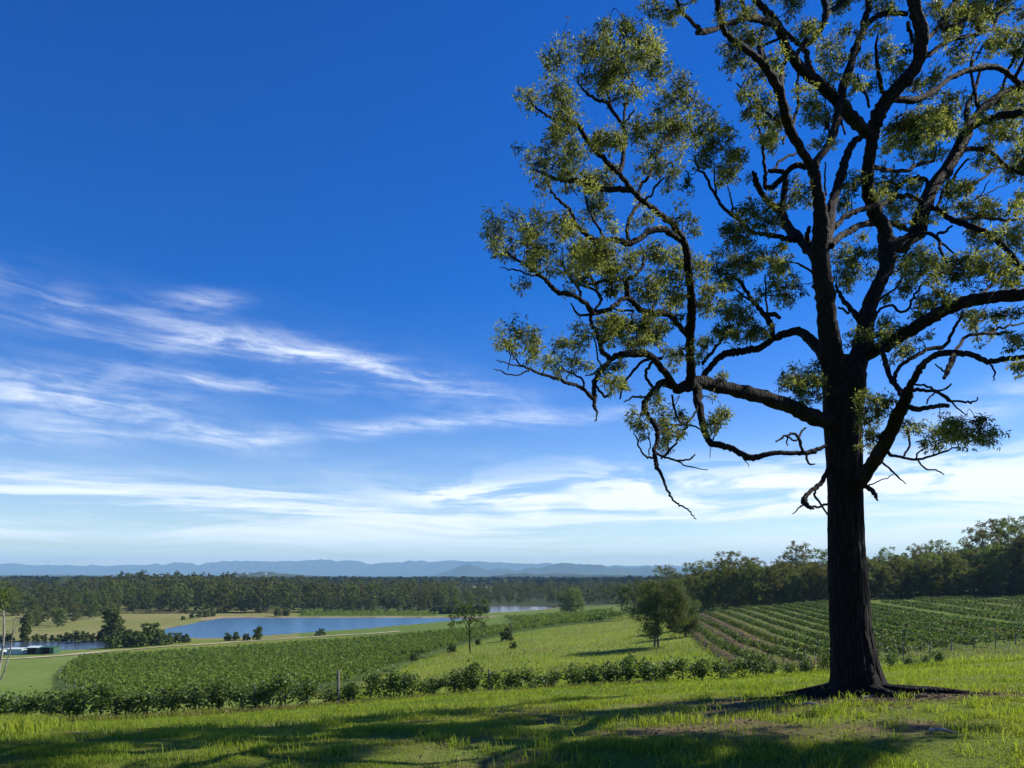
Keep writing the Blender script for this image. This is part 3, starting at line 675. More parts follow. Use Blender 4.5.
limb(0.8, [(940, 26, 5), (955, 29, 5.5), (964, 20, 5), (978, 9, 4), (990, -6, 3)])
limb(0.6, [(978, 30, 3), (991, 29, 3), (998, 18, 2.5), (1003, 12, 2)])
limb(-0.4, [(882, 92, 5), (879, 75, 4.5), (876, 52, 3.5), (878, 35, 2)])
limb(-0.5, [(869, 107, 3), (867, 97, 3), (860, 86, 2.5), (858, 74, 2)])
limb(0.3, [(908, 30, 4), (907, 22, 4), (910, 30, 4), (912, 42, 4)])
limb(0.5, [(978, 107, 4), (975, 90, 3.5), (972, 78, 3), (971, 65, 3), (974, 52, 2.5), (980, 42, 2)])
limb(0.5, [(972, 66, 2.5), (980, 52, 2.5), (987, 40, 2.5)])
limb(-0.5, [(1000, 92, 3), (1008, 71, 3), (1015, 57, 3), (1025, 40, 2.5)])
limb(-0.3, [(1014, 80, 4), (1020, 68, 4), (1026, 56, 3)])
limb(0.8, [(1024, 114, 8), (1075, 140, 7), (1120, 130, 6), (1180, 150, 4), (1230, 140, 2)])
limb(1.2, [(1090, 48, 7), (1140, 70, 6), (1190, 60, 4), (1240, 75, 2)])
limb(1.0, [(958, -4, 7), (990, -50, 6), (1030, -85, 5), (1080, -100, 3)])
limb(-1.2, [(985, -45, 5), (1040, -30, 5), (1100, -40, 4), (1150, -55, 2)])
# right low limb, its unseen end lengthened to hold leaves that shade the lawn
limb(-1.8, [(860, 358, 18), (876, 350, 18), (896, 339, 18), (915, 327, 18), (933, 316, 17.5), (951, 307.5, 16.5), (969, 301, 15.5), (988, 297.5, 14.5), (1006, 295.5, 14), (1024, 294.5, 13.5), (1055, 290, 12), (1110, 280, 9), (1165, 272, 7), (1220, 270, 6), (1270, 255, 5), (1340, 225, 3), (1390, 160, 2)])
limb(0.9, [(982, 296, 4), (995, 281, 3.5), (1006, 272, 3), (1019, 268, 3), (1030, 264, 2)])
# right ascending low branch and its arch
limb(-0.9, [(852, 490, 22), (864, 476, 20), (878, 456, 20), (889, 436, 19), (898, 416, 18), (905, 401, 16), (908, 391, 13)])
limb(-0.7, [(907, 394, 11), (910, 387, 10), (919, 371, 9.5), (930, 358.5, 8.5), (942, 353.5, 8), (958, 353.5, 7), (973, 355, 6.5), (988, 361, 6), (1006, 359, 5.5), (1024, 357, 5), (1060, 350, 3)])
limb(0.8, [(903, 398, 8), (899, 390, 7.5), (891, 379, 6.5), (886, 366, 6), (883, 352, 5), (885, 340, 3)])
limb(0.5, [(894, 382, 5), (895, 376, 4.5), (900, 366, 4.5), (915, 357, 4.5), (930, 348.5, 4.5), (947, 345, 4), (953, 331, 3.5), (959, 321, 3), (963, 310, 2)])
limb(0.6, [(955, 351, 4), (964, 338, 4), (977, 334, 3.5), (995, 334, 3.5), (1013, 332, 2.5)])
limb(0.4, [(993, 333, 2.5), (1000, 328, 2.5), (1010, 325.5, 2.5), (1026, 322, 2)])
limb(-0.3, [(954, 353, 8), (952, 362, 7.5), (948, 369, 6), (944, 378, 4)], dead=True)
limb(0.1, [(947, 373, 2.5), (941, 369, 2), (935, 364, 1.5)])
limb(-0.2, [(988, 362, 2.5), (993, 368, 2), (995, 374, 2), (993, 381, 1)])
limb(-0.4, [(905, 404, 5), (915, 409, 6), (930, 407.5, 5), (948, 406, 4)], dead=True)
limb(-0.4, [(908, 389, 5), (920, 390, 4), (936, 391.5, 3), (951, 400, 2.5), (965, 402, 2.5), (974, 401.5, 2), (978, 397, 1)])
limb(-0.3, [(910, 384, 2.5), (924, 385.5, 2.5), (937, 391, 3), (944, 397, 2.5), (954, 405, 2), (966, 415, 1)])
limb(0.2, [(938, 391, 2), (946, 389, 2.5), (951, 384, 2)])
limb(-0.2, [(936, 392, 2), (929, 398, 2), (927, 404, 1.5)])
limb(-0.6, [(886, 452, 4), (893, 456, 3.5), (904, 457, 3), (918, 460, 3), (933, 455, 2.5), (947, 450.5, 2), (958, 447, 1.5)])
limb(0.2, [(904, 456, 2.5), (909, 445, 2.5), (908, 432, 2), (904, 424, 1.5)])
limb(0.2, [(916, 459, 2), (919, 452, 2), (928, 447, 1.5)])
limb(-0.2, [(918, 460, 2), (926, 469, 1.8), (936, 470, 1.6), (944, 475, 1)])
limb(-0.2, [(882, 462, 2.5), (895, 473, 2), (906, 484, 1)])
limb(-0.2, [(861, 487, 4), (868, 487, 7), (874, 493, 5), (878, 501, 1)], dead=True)
limb(-0.1, [(868, 487, 2), (876, 482, 1.5), (888, 477, 1.2), (895, 474, .8)])
# left big limb
limb(-1.0, [(838, 432, 24), (827, 422, 22), (811, 415.5, 20), (793, 407, 19), (775, 401, 18), (756, 395, 17.5), (738, 391, 16.5), (718, 386, 15.5), (702, 382.5, 15), (690, 385, 16), (676, 390, 11)])
limb(-1.6, [(690, 386, 11), (690.5, 370, 10), (690, 355, 9.5), (690, 340, 10), (691, 325, 10), (692, 310, 9.5), (691.5, 296, 9.5), (689, 278, 9), (688, 265, 9), (685, 245, 9), (678.5, 232, 9), (669, 221, 8.5), (655, 210, 8), (642, 200, 7.5), (633, 192, 7.5), (625.5, 182, 7), (617, 172, 7), (608, 163, 6.5), (597, 152, 6), (590, 144, 5.5), (583, 133, 5), (577, 125, 4.5), (566, 121, 4), (553, 118, 3), (544, 113, 2.5), (535, 107, 2), (529, 99, 1.5)], dmid=-0.3)
limb(0.5, [(620, 174, 5), (622, 166, 5), (623.5, 152, 5), (625, 135, 4.5), (622, 124, 4), (613, 111, 4), (606, 102, 3.8), (598, 100, 3.5), (589, 95, 3), (582, 88, 2), (577, 78, 1.5)])
limb(0.3, [(624, 124, 3), (625, 109, 3), (629, 92, 2.5), (633, 82, 2)])
limb(0.2, [(612, 110, 3), (608, 95, 2.5), (607, 84, 2)])
limb(-0.3, [(623, 126, 2), (630, 116, 2), (634, 110, 1.5)])
limb(0.6, [(639, 197, 3.5), (640, 187, 3.5), (646, 179, 3.5), (653, 170, 3.2), (656.5, 159, 3), (661, 145, 3), (669, 135, 2)])
limb(-0.4, [(643, 200, 3), (651, 195.5, 2.5), (655, 187, 2.5), (664, 178, 2)])
limb(0.4, [(631, 190, 6.5), (622, 189.5, 6.5), (608, 189, 6.5), (598, 188, 6.5), (590, 184, 6), (580, 181, 5), (567.5, 180, 4.5), (556.5, 179, 4), (547, 175.5, 3.5), (536.5, 170, 2)])
limb(-0.9, [(682, 240, 9), (672, 234, 8), (662, 229.5, 7.5), (651, 231, 8), (640, 239, 8), (629, 243, 7), (618, 240, 5.5), (604, 240, 5.5), (593, 239, 5.5), (584, 232, 4.5), (576, 225, 4), (573, 216, 3.5), (567, 207, 3.2), (558, 199, 3), (551, 190, 2.5), (544, 179, 2)])
limb(0.3, [(604, 239, 3), (598.5, 227, 3), (591, 216, 3), (587.5, 206, 2.5), (585, 192, 2)])
limb(0.3, [(629, 241, 4.5), (627, 227, 4.5), (631, 215.5, 4.5), (636.5, 206.5, 4), (643, 201, 4)])
limb(-0.7, [(690, 336, 9), (682, 329, 8.5), (673, 318, 8), (665, 313.5, 8), (651, 313, 9), (642, 311, 8.5), (634, 303, 7.5), (627, 294, 6), (625.5, 281, 5), (613, 279, 4), (602, 281, 3.5), (592, 285, 3), (582, 280, 2)])
limb(-0.3, [(632, 300, 6), (624, 298, 5.5), (617, 303.5, 5), (610, 309, 5), (600, 312, 5), (591, 314, 5)])
limb(0.4, [(626, 282, 4), (636, 274.5, 4), (643, 267, 3.5), (644.5, 255, 3), (640, 245, 2)])
limb(-0.5, [(592, 314, 5.5), (588, 306, 5), (578.5, 298, 5), (569, 293.7, 5), (558, 292, 5), (549, 283, 4.5), (538, 274, 4), (529, 267, 3.5), (517, 260, 3), (507, 251, 2), (500, 243, 1.5)])
limb(-0.2, [(538, 276, 2.5), (529, 275, 2), (520, 271, 2), (509, 269, 1.5), (500, 267, 1)])
limb(0.2, [(580, 298, 3), (580, 292, 3), (576.6, 286, 2.5), (571, 279, 2)])
limb(-0.1, [(588.5, 314.5, 3), (580, 315, 2.8), (575.5, 311, 2.5), (571, 303, 1.5)])
limb(0.4, [(594, 311, 3), (600, 303, 3), (600, 296, 3), (591, 288, 3), (576.6, 283, 3), (569, 276, 2.5), (563, 265, 2)])
limb(0.4, [(600, 298, 3), (593, 280, 3), (582, 266, 2.5), (574, 254, 2)])
limb(-0.1, [(611, 308, 2), (622, 310, 2), (634, 311, 3)])
limb(-0.9, [(676, 388, 11), (666, 374, 10), (656.5, 362, 10), (649, 355, 10), (640, 353, 9), (627, 354, 8.5), (614.6, 356.5, 8), (608, 362, 7), (603, 370, 6.5), (596.5, 377, 6), (594, 387, 5.5), (594.5, 398.5, 5), (594, 406, 3.5), (597.5, 414, 2), (595, 422, 1)])
limb(0.2, [(610, 358, 6.5), (603, 352, 6), (600, 344, 5.5), (597, 333, 5), (591.5, 324, 4.5), (590.5, 315, 4.5)])
limb(0.1, [(601, 365, 2), (598, 360, 2), (597, 348, 2), (594, 338, 1.8), (590, 332, 1)])
limb(0.1, [(602, 366, 2), (598, 369, 2), (592, 374, 2), (585, 376, 1.2)])
limb(-0.9, [(593, 399, 4.5), (584, 390, 4), (576.5, 385, 4), (567.5, 383, 3.8), (558, 378.5, 3.5), (547.5, 376, 3.2), (534.5, 371, 3), (527, 367.5, 2.5), (518, 366, 2), (507, 364, 1.6), (496, 360, 1)])
limb(-0.2, [(531, 369, 2), (524, 371.5, 2), (518, 375, 1.6), (507, 374, 1.5), (494, 369, 1)])
limb(0.2, [(522, 366.5, 2), (514.5, 357.5, 1.8), (512, 350, 1.5)])
limb(0.3, [(584, 390, 2.5), (583, 382, 2.5), (576.5, 375, 2.3), (566, 371, 2), (560, 366, 1.5)])
limb(-0.3, [(596, 386, 3), (601, 393, 3), (606, 397, 3), (611, 392, 2.5), (616, 385, 2)])
limb(0.3, [(662, 358, 4), (645.5, 360, 3.5), (636.5, 367.5, 3.2), (627, 378.5, 3), (622.5, 388, 2.8), (620, 399, 2)])
limb(-0.2, [(653, 388, 3.5), (647, 378, 3.5), (647, 369, 3.5), (652, 362, 4)])
limb(-0.8, [(672, 386, 10), (662, 383, 9), (655, 389.5, 8.5), (647, 400, 8), (644, 409, 7), (649, 418, 6.5), (655.5, 426, 6), (657.5, 437, 5.5), (655, 449, 5), (655.5, 461, 5), (658, 469, 4), (664, 482, 3), (669, 495, 2.6), (678, 504, 2), (689, 510, 1.6), (696, 519, 1)])
limb(-0.1, [(655, 458, 2.5), (647, 457.5, 2.5), (640, 449, 2), (638, 441, 2), (634, 432, 1)])
limb(-0.3, [(657, 454, 3), (665, 457, 2.5), (673, 460, 2.5), (686, 460, 2.2), (695, 454.5, 1.5)])
limb(-0.2, [(675, 460, 2), (687.5, 466, 1.5), (708, 470, .8)])
limb(0.2, [(649, 455, 1.5), (650, 444, 1.5), (649, 432, 1)])
limb(0.3, [(655, 425, 3), (664, 424.6, 3), (674, 425, 3), (686, 423, 3), (695, 413, 2.5), (697, 404, 2)])
limb(0.1, [(688, 424, 3), (684, 432, 3), (678, 440, 2.8), (669, 451, 2.5), (661, 459, 2.5)])
limb(-0.2, [(648, 398, 2.5), (640, 397, 2.5), (634, 397, 2.3), (624, 402, 1.5)])
limb(0.1, [(672, 395, 2.5), (674, 408, 2.5), (678, 420, 2), (684, 424, 1.5)])
limb(-0.3, [(697, 388, 11), (698, 400, 10), (701, 414, 9), (705, 432, 8.5), (711, 442.5, 9), (720, 445, 8.5), (731, 448, 8), (742, 454.7, 7.5), (753, 458, 7), (764, 455.5, 6), (775, 453, 5.5), (793, 453, 5), (806, 452.5, 5), (815, 451, 5), (826, 446, 4)], dmid=-0.5)
limb(-0.2, [(803, 452, 3.5), (799, 439, 3.2), (793, 433, 3), (785, 437, 2.5), (776, 441.5, 2)])
limb(0.1, [(799, 437, 2.5), (802, 431, 2.5), (806, 428, 2)])
limb(0.1, [(787, 437, 2), (793, 440, 2), (799, 440, 2)])
limb(0.0, [(787, 437, 2), (786, 442, 1.6), (788, 446, 1)])
limb(-0.1, [(807, 454, 3), (808, 463, 2.5), (815, 464, 1.5)])
limb(0.0, [(742, 456, 1.5), (749, 467, .8)])
limb(0.0, [(710, 444, 1), (710, 458, .6)])
limb(0.1, [(708, 440, 2), (700, 430, 2), (690, 425, 2)])
limb(-0.2, [(712, 442, 2), (716, 434, 1.5), (720, 428, 1.5)])
limb(-0.4, [(834, 462, 9), (827.5, 471, 7.5), (820, 484, 7), (810, 491, 6.5), (804, 500, 6), (807.5, 506, 5), (814, 509, 2)], dead=True)
limb(-0.1, [(803, 505, 2), (799, 508, 1.8), (792, 514, 1)])
limb(0.2, [(809, 506, 2.5), (818, 507, 2.5), (829, 503, 2.5)])
limb(0.1, [(815, 490, 2.5), (816, 498, 2.5), (828, 515, 2)])
# limb behind, joining the left one
limb(0.3, [(827, 360, 18), (818, 347, 16), (809, 338, 14), (800, 332, 11), (793, 332, 10), (782, 335, 9.5), (771, 340, 9), (760, 347, 9), (747, 350.5, 8.5), (733, 352, 8.5), (723, 355, 9), (714, 363, 9), (707, 371, 9), (702, 379, 8)], dmid=0.5)
limb(0.4, [(703, 364, 4), (707, 357, 4), (717, 346, 3.5), (726, 333, 3), (730, 322, 2)])
limb(0.4, [(772, 338, 7), (771.5, 325, 6), (766, 317, 6), (755, 304, 4.5), (747, 293, 4), (738, 280, 3.5), (730, 274, 2.5)])
limb(-0.1, [(767, 316, 5), (774, 314, 5), (780, 318, 4)], dead=True)
limb(0.2, [(767, 313, 2.5), (766, 295, 2.2), (765, 275, 1.6)])
limb(0.2, [(752, 301, 2.5), (743, 296, 2.2), (736, 289, 1.8)])
# left upright off the stem with the dead elbow
limb(0.9, [(820, 262, 16), (810, 250, 15), (800, 239, 14), (789, 228, 13), (782, 216, 12), (780, 207, 11)])
limb(-0.4, [(781, 210, 10), (773, 206, 9), (764, 196, 7.5), (757, 185, 6), (755, 177, 5), (753, 171, 3)], dead=True)
limb(0.2, [(781, 210, 9), (783.5, 200, 8), (784.5, 188, 7.5), (785.5, 176, 7.5), (780, 181, 8), (774, 186, 8), (766, 187.5, 7), (765, 176, 4), (763.5, 160, 3.5), (762, 140, 3), (758, 125, 2)])
limb(0.0, [(786, 174, 5.5), (791, 168, 6), (797, 165.5, 6), (806, 166.5, 6), (812, 168, 6)])
limb(0.1, [(785, 173, 5), (780, 171.5, 5), (769, 170.5, 4)])
limb(0.3, [(772, 170, 3.5), (775, 167.5, 3.2), (782, 159.5, 3), (796, 153.5, 2.5)])
limb(-0.2, [(809, 243, 5), (807.5, 236, 5), (809.5, 227, 4)], dead=True)
limb(-0.6, [(797, 240, 7), (788, 239, 6), (778, 237, 5), (762, 234, 4.5), (752, 233, 3.5), (745, 225, 3), (734.6, 216, 2.5), (725, 209, 2)])
limb(0.3, [(748, 229, 3.5), (738, 219, 4), (727.5, 212, 4), (718.5, 201, 3.5), (711, 188, 3.2), (705.5, 176, 3), (698, 168, 2.5), (695, 157, 2)])
limb(0.2, [(718, 199, 2.2), (715, 183, 2), (714, 168, 1.5)])
limb(-0.2, [(733, 214, 2.2), (731, 200, 2), (728, 188, 1.5)])
# inner limbs right of the stem
limb(1.2, [(831, 246, 10), (838, 238, 9.5), (847, 232, 9), (860, 226, 8), (880, 222, 7), (897, 225, 6), (910, 230, 4)])
limb(0.9, [(834, 228, 8), (840, 221, 7.5), (848, 215.5, 7), (860, 210, 6.5), (880, 205, 6), (896, 198, 5.5), (909, 195.5, 5), (922, 202, 5)])
limb(1.0, [(868, 170, 5), (876, 168, 5), (891, 170.5, 4.5), (905, 171, 4), (918, 164.5, 4), (934, 161, 3)])
limb(0.6, [(924, 210, 5), (927, 190, 4.5), (926, 180, 4), (916, 178, 4.5), (903, 182, 4), (897, 190, 3)])
limb(-1.2, [(925, 206, 7), (937, 210, 6.5), (951, 219, 6), (966, 225, 6), (980, 230, 6), (995, 239, 5.8), (1006, 248.5, 5.5), (1015, 259, 5.2), (1021, 268, 5), (1040, 284, 4), (1068, 300, 2)])
limb(0.7, [(955, 220, 4), (969, 217.5, 4), (987, 218, 3.6), (1002, 220, 3.2), (1018, 219, 2.5), (1030, 214, 2)])
limb(0.8, [(960, 150, 5), (974, 149, 5), (988, 150, 4.6), (998, 159, 4.4), (1009, 168, 4), (1025, 175, 3.5), (1050, 176, 2)])
limb(0.5, [(966, 196, 3), (977, 183, 3), (993, 170, 2.5), (1004, 166, 2)])
limb(0.7, [(937, 207, 3.5), (942, 195, 3.2), (948, 186, 3), (958, 170, 2.8), (968, 159, 2.5)])
limb(0.2, [(964, 206, 2), (968, 203, 2), (980, 197, 1.6), (992, 191, 1.5), (1008, 184.5, .8)])
limb(-0.2, [(978, 198, 1.5), (984, 190, 1.3), (990, 180, 1)])
limb(-0.6, [(912, 240, 4), (922, 233, 4), (936, 237.5, 4), (940, 246, 3.5), (943, 255, 3), (947, 266, 2)])
limb(-0.2, [(937, 236, 3), (945, 231, 3), (952, 226, 2.5)])
limb(-0.2, [(941, 243, 2.5), (950, 250, 2.2), (959, 259, 1.5)])
limb(-0.5, [(872, 316, 3.5), (884, 307, 3), (893, 305.5, 3), (900, 312, 3), (909, 307, 2.8), (915, 294.5, 2.6), (922, 285.5, 2.4), (933, 278, 2), (944, 271, 1.5)])
limb(0.4, [(877, 302, 3), (885, 295, 3), (895, 289, 2.5), (904, 274.5, 2)])
limb(0.5, [(858, 318, 6), (848, 305.5, 5), (840, 294.5, 4), (836, 285, 2.5)])
limb(0.1, [(849, 313, 3), (842, 309, 2.5), (838, 308, 2)])
limb(0.2, [(826, 195, 2.5), (825.5, 180, 2.2), (825, 162, 1.5)])
limb(0.2, [(815, 276, 3), (806, 268, 2.5), (796, 263, 2)])
limb(-0.3, [(776, 120, 3), (766, 112, 2.5), (752, 106, 2.2), (745, 95, 2), (737, 83, 1.5)])
limb(0.5, [(772, 78, 4), (766, 60, 3.5), (763, 48, 3.2), (768, 43, 3), (778, 39, 3)])
limb(0.6, [(792, 128, 4), (798, 105, 3.5), (797, 88, 3), (798, 74, 3)])
for k, (u, v, w_) in enumerate([(832, 130, 3), (826, 115, 3), (783, 130, 2.5), (845, 120, 2.5)]):
    limb(0.4, [(u, v + 14, w_), (u + 3 * (k % 3 - 1), v, w_ * .8), (u - 3 + 2 * k, v - 18, w_ * .5)])

# --- leaf clumps of the crown as seen in the photograph: (column, row, radius)
BL = """560 60 14 545 66 8 527 96 10 520 90 5 555 85 15 562 100 16 570 120 14 555 128 9 593 43 15 600 70 18 585 72 12 608 85 14 606 24 8 624 20 10 607 27 6 627 40 16 640 42 14 653 40 7 644 55 14 660 62 10 655 73 12 636 86 10 627 73 10 618 60 14 607 73 12 603 45 9 614 98 8
682 91 11 673 102 13 687 109 12 698 107 9 665 117 12 645 124 13 633 126 9 676 131 14 691 131 14 706 126 11 718 126 10 726 133 7
651 148 10 644 170 9 658 165 8 671 163 12 665 183 8 604 141 14 636 133 10 660 133 10 702 152 11 713 141 12 720 166 9 731 153 10 731 174 9 702 163 8 687 173 5 689 186 6 680 217 11 691 232 7 644 215 10 644 201 6 604 179 12 604 212 7 616 230 7 660 245 12 653 256 11 673 254 10 676 265 8 607 250 13 633 254 9 698 265 8
516 149 5 529 152 7 536 165 9 542 159 8 540 183 8 551 146 9 553 166 10 569 155 14 575 150 8 562 166 10 571 172 10 584 176 9 571 188 7 593 177 10 606 177 10 589 192 10 593 203 10 598 212 8 606 217 5 587 214 4 600 143 12 611 145 10 556 134 9 567 134 9
491 216 8 487 228 7 496 232 9 504 243 11 495 243 8 511 247 8 513 219 9 522 232 8 526 241 8 536 216 9 533 227 9 538 236 9 547 223 9 546 247 10 536 256 10 527 259 8 544 261 9 558 232 8 566 227 9 566 217 6 578 219 7 573 237 10 567 248 11 578 250 13 589 254 13 600 248 12 607 257 12 560 261 8 582 261 12
524 278 6 520 283 5 531 265 6 540 262 8 551 269 6 571 265 9 582 267 12 597 267 12 607 265 12 575 276 8 582 280 7 571 288 5 613 287 9 607 322 13 604 331 12 613 333 9 589 331 6 514 329 9 505 340 9 513 347 8 498 344 4 520 338 8 536 338 10 538 347 8 531 344 8 546 360 7 529 358 5 575 333 9 566 340 9 560 347 7 576 344 9 558 364 8 567 358 6 580 362 9 573 366 6 558 373 5
609 320 12 614 333 9 636 333 14 633 322 12 647 327 14 645 340 14 655 336 12 629 346 9 664 329 9 682 316 6 680 351 8 669 351 8 676 360 7 662 280 14 645 287 14 649 296 10 673 271 14 678 287 12 676 300 12 669 304 8 611 285 10 611 269 12 631 267 12 636 291 10 702 289 10 713 295 11 702 307 8 709 305 8 702 271 10 716 271 12 727 275 10 731 313 9 726 320 10 727 333 9 718 331 8 696 340 6 704 346 7 713 340 6 611 369 9 620 367 8 611 384 9 622 384 6 702 355 7 720 377 5 673 369 4
634 413 7 640 418 8 645 427 8 660 396 8 655 404 6 662 416 9 664 431 10 669 435 9 665 444 8 676 431 7 684 414 8 689 418 6 716 414 9 720 422 9 713 424 8 726 416 6 611 385 8 622 385 6 644 435 4 711 398 4
731 47 8 738 58 9 747 69 10 742 18 10 731 15 9 756 33 12 747 36 10 767 27 8 771 55 9 776 66 9 780 75 7 756 77 9 744 93 7 753 86 9 756 106 10 749 109 8 767 106 10 765 126 12 775 117 11 778 131 10 804 87 9 807 102 10 818 104 9 815 117 10 822 117 9 796 4 8 789 11 7 804 27 9 809 27 9 815 40 9 824 47 7 827 57 6 831 44 6 842 38 8 855 33 8 837 62 8 826 69 9 833 73 8 829 84 8 851 80 8 855 91 8 724 4 7 655 7 9 666 11 8 649 13 6 673 18 6 680 4 7 644 4 4 691 2 5 717 18 6 726 44 4 731 58 6 738 98 5
865 64 8 882 47 8 889 56 9 902 47 7 893 67 9 904 71 9 871 84 8 920 80 9 933 77 9 938 78 8 915 91 8 931 91 7 876 24 6 885 22 6 893 4 7 882 4 8 936 7 12 951 11 13 962 18 12 955 24 10 973 9 12 987 7 12 1002 5 10 1017 9 9 977 22 9 947 35 7 962 44 8 960 51 8 958 58 6 984 27 7 995 38 9 987 53 5 1002 44 9 1011 40 9 1018 35 8 1015 53 10 1022 49 8 906 113 14 920 118 14 933 113 12 936 124 14 896 126 14 915 131 14 947 118 12 951 128 12 942 107 9 957 95 5 947 95 6 966 102 8 998 91 8 1002 104 11 1017 106 11 987 120 11 995 128 11 1009 126 12 1022 128 10 1020 98 10 978 98 6
896 137 14 915 139 14 929 141 12 940 145 11 889 145 9 907 150 9 926 155 7 880 183 12 889 183 11 896 190 9 911 185 9 907 192 9 880 192 9 893 208 10 904 208 9 900 217 8 991 139 11 1006 141 12 1018 152 11 984 155 9 1013 159 8 987 165 8 947 185 7 957 185 9 966 183 9 973 185 6 946 192 8 947 203 9 957 208 10 969 210 10 980 212 10 987 206 10 993 208 7 977 217 8 929 217 8 969 232 8 978 239 9 987 243 8 998 232 8 1011 234 10 1017 243 10 1020 232 9 1017 206 9 1020 197 9 1009 214 6 962 259 10 951 261 8 971 265 10 987 257 9 995 263 9 1006 261 7 936 256 4 906 254 10 918 256 10 927 254 9 902 265 10 922 265 12 865 254 9 867 265 10 865 236 6
906 271 12 920 271 12 929 276 8 911 280 9 907 287 7 887 296 7 940 265 10 951 269 10 962 269 11 958 278 8 977 269 11 987 271 10 980 282 7 1002 265 10 1013 267 9 1006 284 7 1017 280 9 924 300 9 920 309 8 936 298 10 947 296 9 940 304 10 927 305 9 975 316 8 987 318 10 995 313 8 991 327 7 977 322 7 1006 313 6 1020 311 7 978 340 5 964 316 6 882 326 11 889 333 10 878 335 10 900 329 7 904 349 9 913 349 7 920 340 5 929 336 5 896 355 6 1015 338 8 1018 347 9 1022 362 9 1017 369 6 1022 336 8 867 397 7 878 397 6
871 400 10 880 400 10 886 407 8 867 411 8 878 418 10 869 420 9 871 435 10 867 444 7 907 431 7 915 429 7 906 422 4 927 435 8 940 420 9 946 429 11 938 435 10 951 435 11 958 424 9 962 435 9 966 442 7 977 420 7 986 420 7 980 429 9 978 438 7 995 435 8 987 436 7 969 429 8 936 442 8
740 267 10 731 280 8 753 265 10 775 267 10 773 278 8 784 271 9 787 264 8 795 280 6 802 284 6 782 287 8 778 296 8 787 298 8 795 300 4 760 291 6 756 300 5 727 307 8 738 307 9 740 318 11 729 326 10 747 324 11 756 327 10 762 331 7 736 338 9 751 337 7 838 271 9 848 275 9 855 269 9 846 286 7 853 331 6 848 342 4 784 377 7 793 373 9 789 384 7 800 378 8 811 373 10 817 367 8 807 382 10 817 384 9 800 393 8 811 395 9 802 387 8 818 396 6 722 373 5
725 135 6 731 157 9 740 155 7 729 172 8 724 179 6 747 177 4 762 135 8 769 139 8 771 150 6 775 135 8 793 181 6 793 194 7 798 192 7 806 194 8 807 199 6 791 203 5 771 196 7 744 208 9 738 216 9 753 210 9 766 210 9 762 219 10 747 221 10 731 228 9 738 232 11 729 243 10 744 243 11 731 256 10 742 257 9 756 248 7 753 261 9 764 256 6 773 248 7 782 245 5 775 261 8 782 265 8 769 223 8 840 257 8 847 261 8 855 254 8 846 247 5 846 183 8 851 179 8 844 196 8 855 190 8 847 206 7 837 145 5 815 141 7 824 141 5"""
B = np.array([float(x) for x in BL.split()]).reshape(-1, 3).tolist()
# unseen crown beyond the frame; right-hand clusters added to shade the lawn
for k in range(150):
    q = NODES[rng.integers(len(NODES))]
    if q[1] < 2 or q[0] > 1026: B.append([q[0] + rng.normal() * 16, q[1] + rng.normal() * 16 - 4, rng.uniform(8, 14)])
for cx_, cy_, n_ in ((1060, 300, 14), (1110, 270, 14), (1070, 60, 16), (1130, 25, 16), (1080, 115, 12), (920, -80, 22), (860, -50, 18), (730, -60, 18), (815, -35, 16), (985, -45, 16), (1050, 190, 12), (1090, 138, 12), (1150, 140, 16), (1220, 142, 16), (1180, 62, 18), (1240, 75, 12), (1030, -85, 16), (1080, -100, 14), (1090, -38, 16), (1150, -52, 14), (1165, 262, 16), (1130, 300, 14), (1190, 300, 18), (1240, 280, 18), (1280, 310, 16), (1220, 330, 14), (1150, 235, 40), (1200, 200, 40), (1250, 250, 40), (1300, 175, 40), (1330, 240, 40), (1380, 150, 30)):
    for k in range(n_): B.append([cx_ + rng.normal() * 24, cy_ + rng.normal() * 20, rng.uniform(8, 15)])
A0 = np.array(NODES)
dist0 = [np.hypot(A0[:, 0] - b[0], A0[:, 1] - b[1]).min() for b in B]
crown = MB()
NA = [tuple(n) for n in NODES]
arr = np.array(NA); extra = []
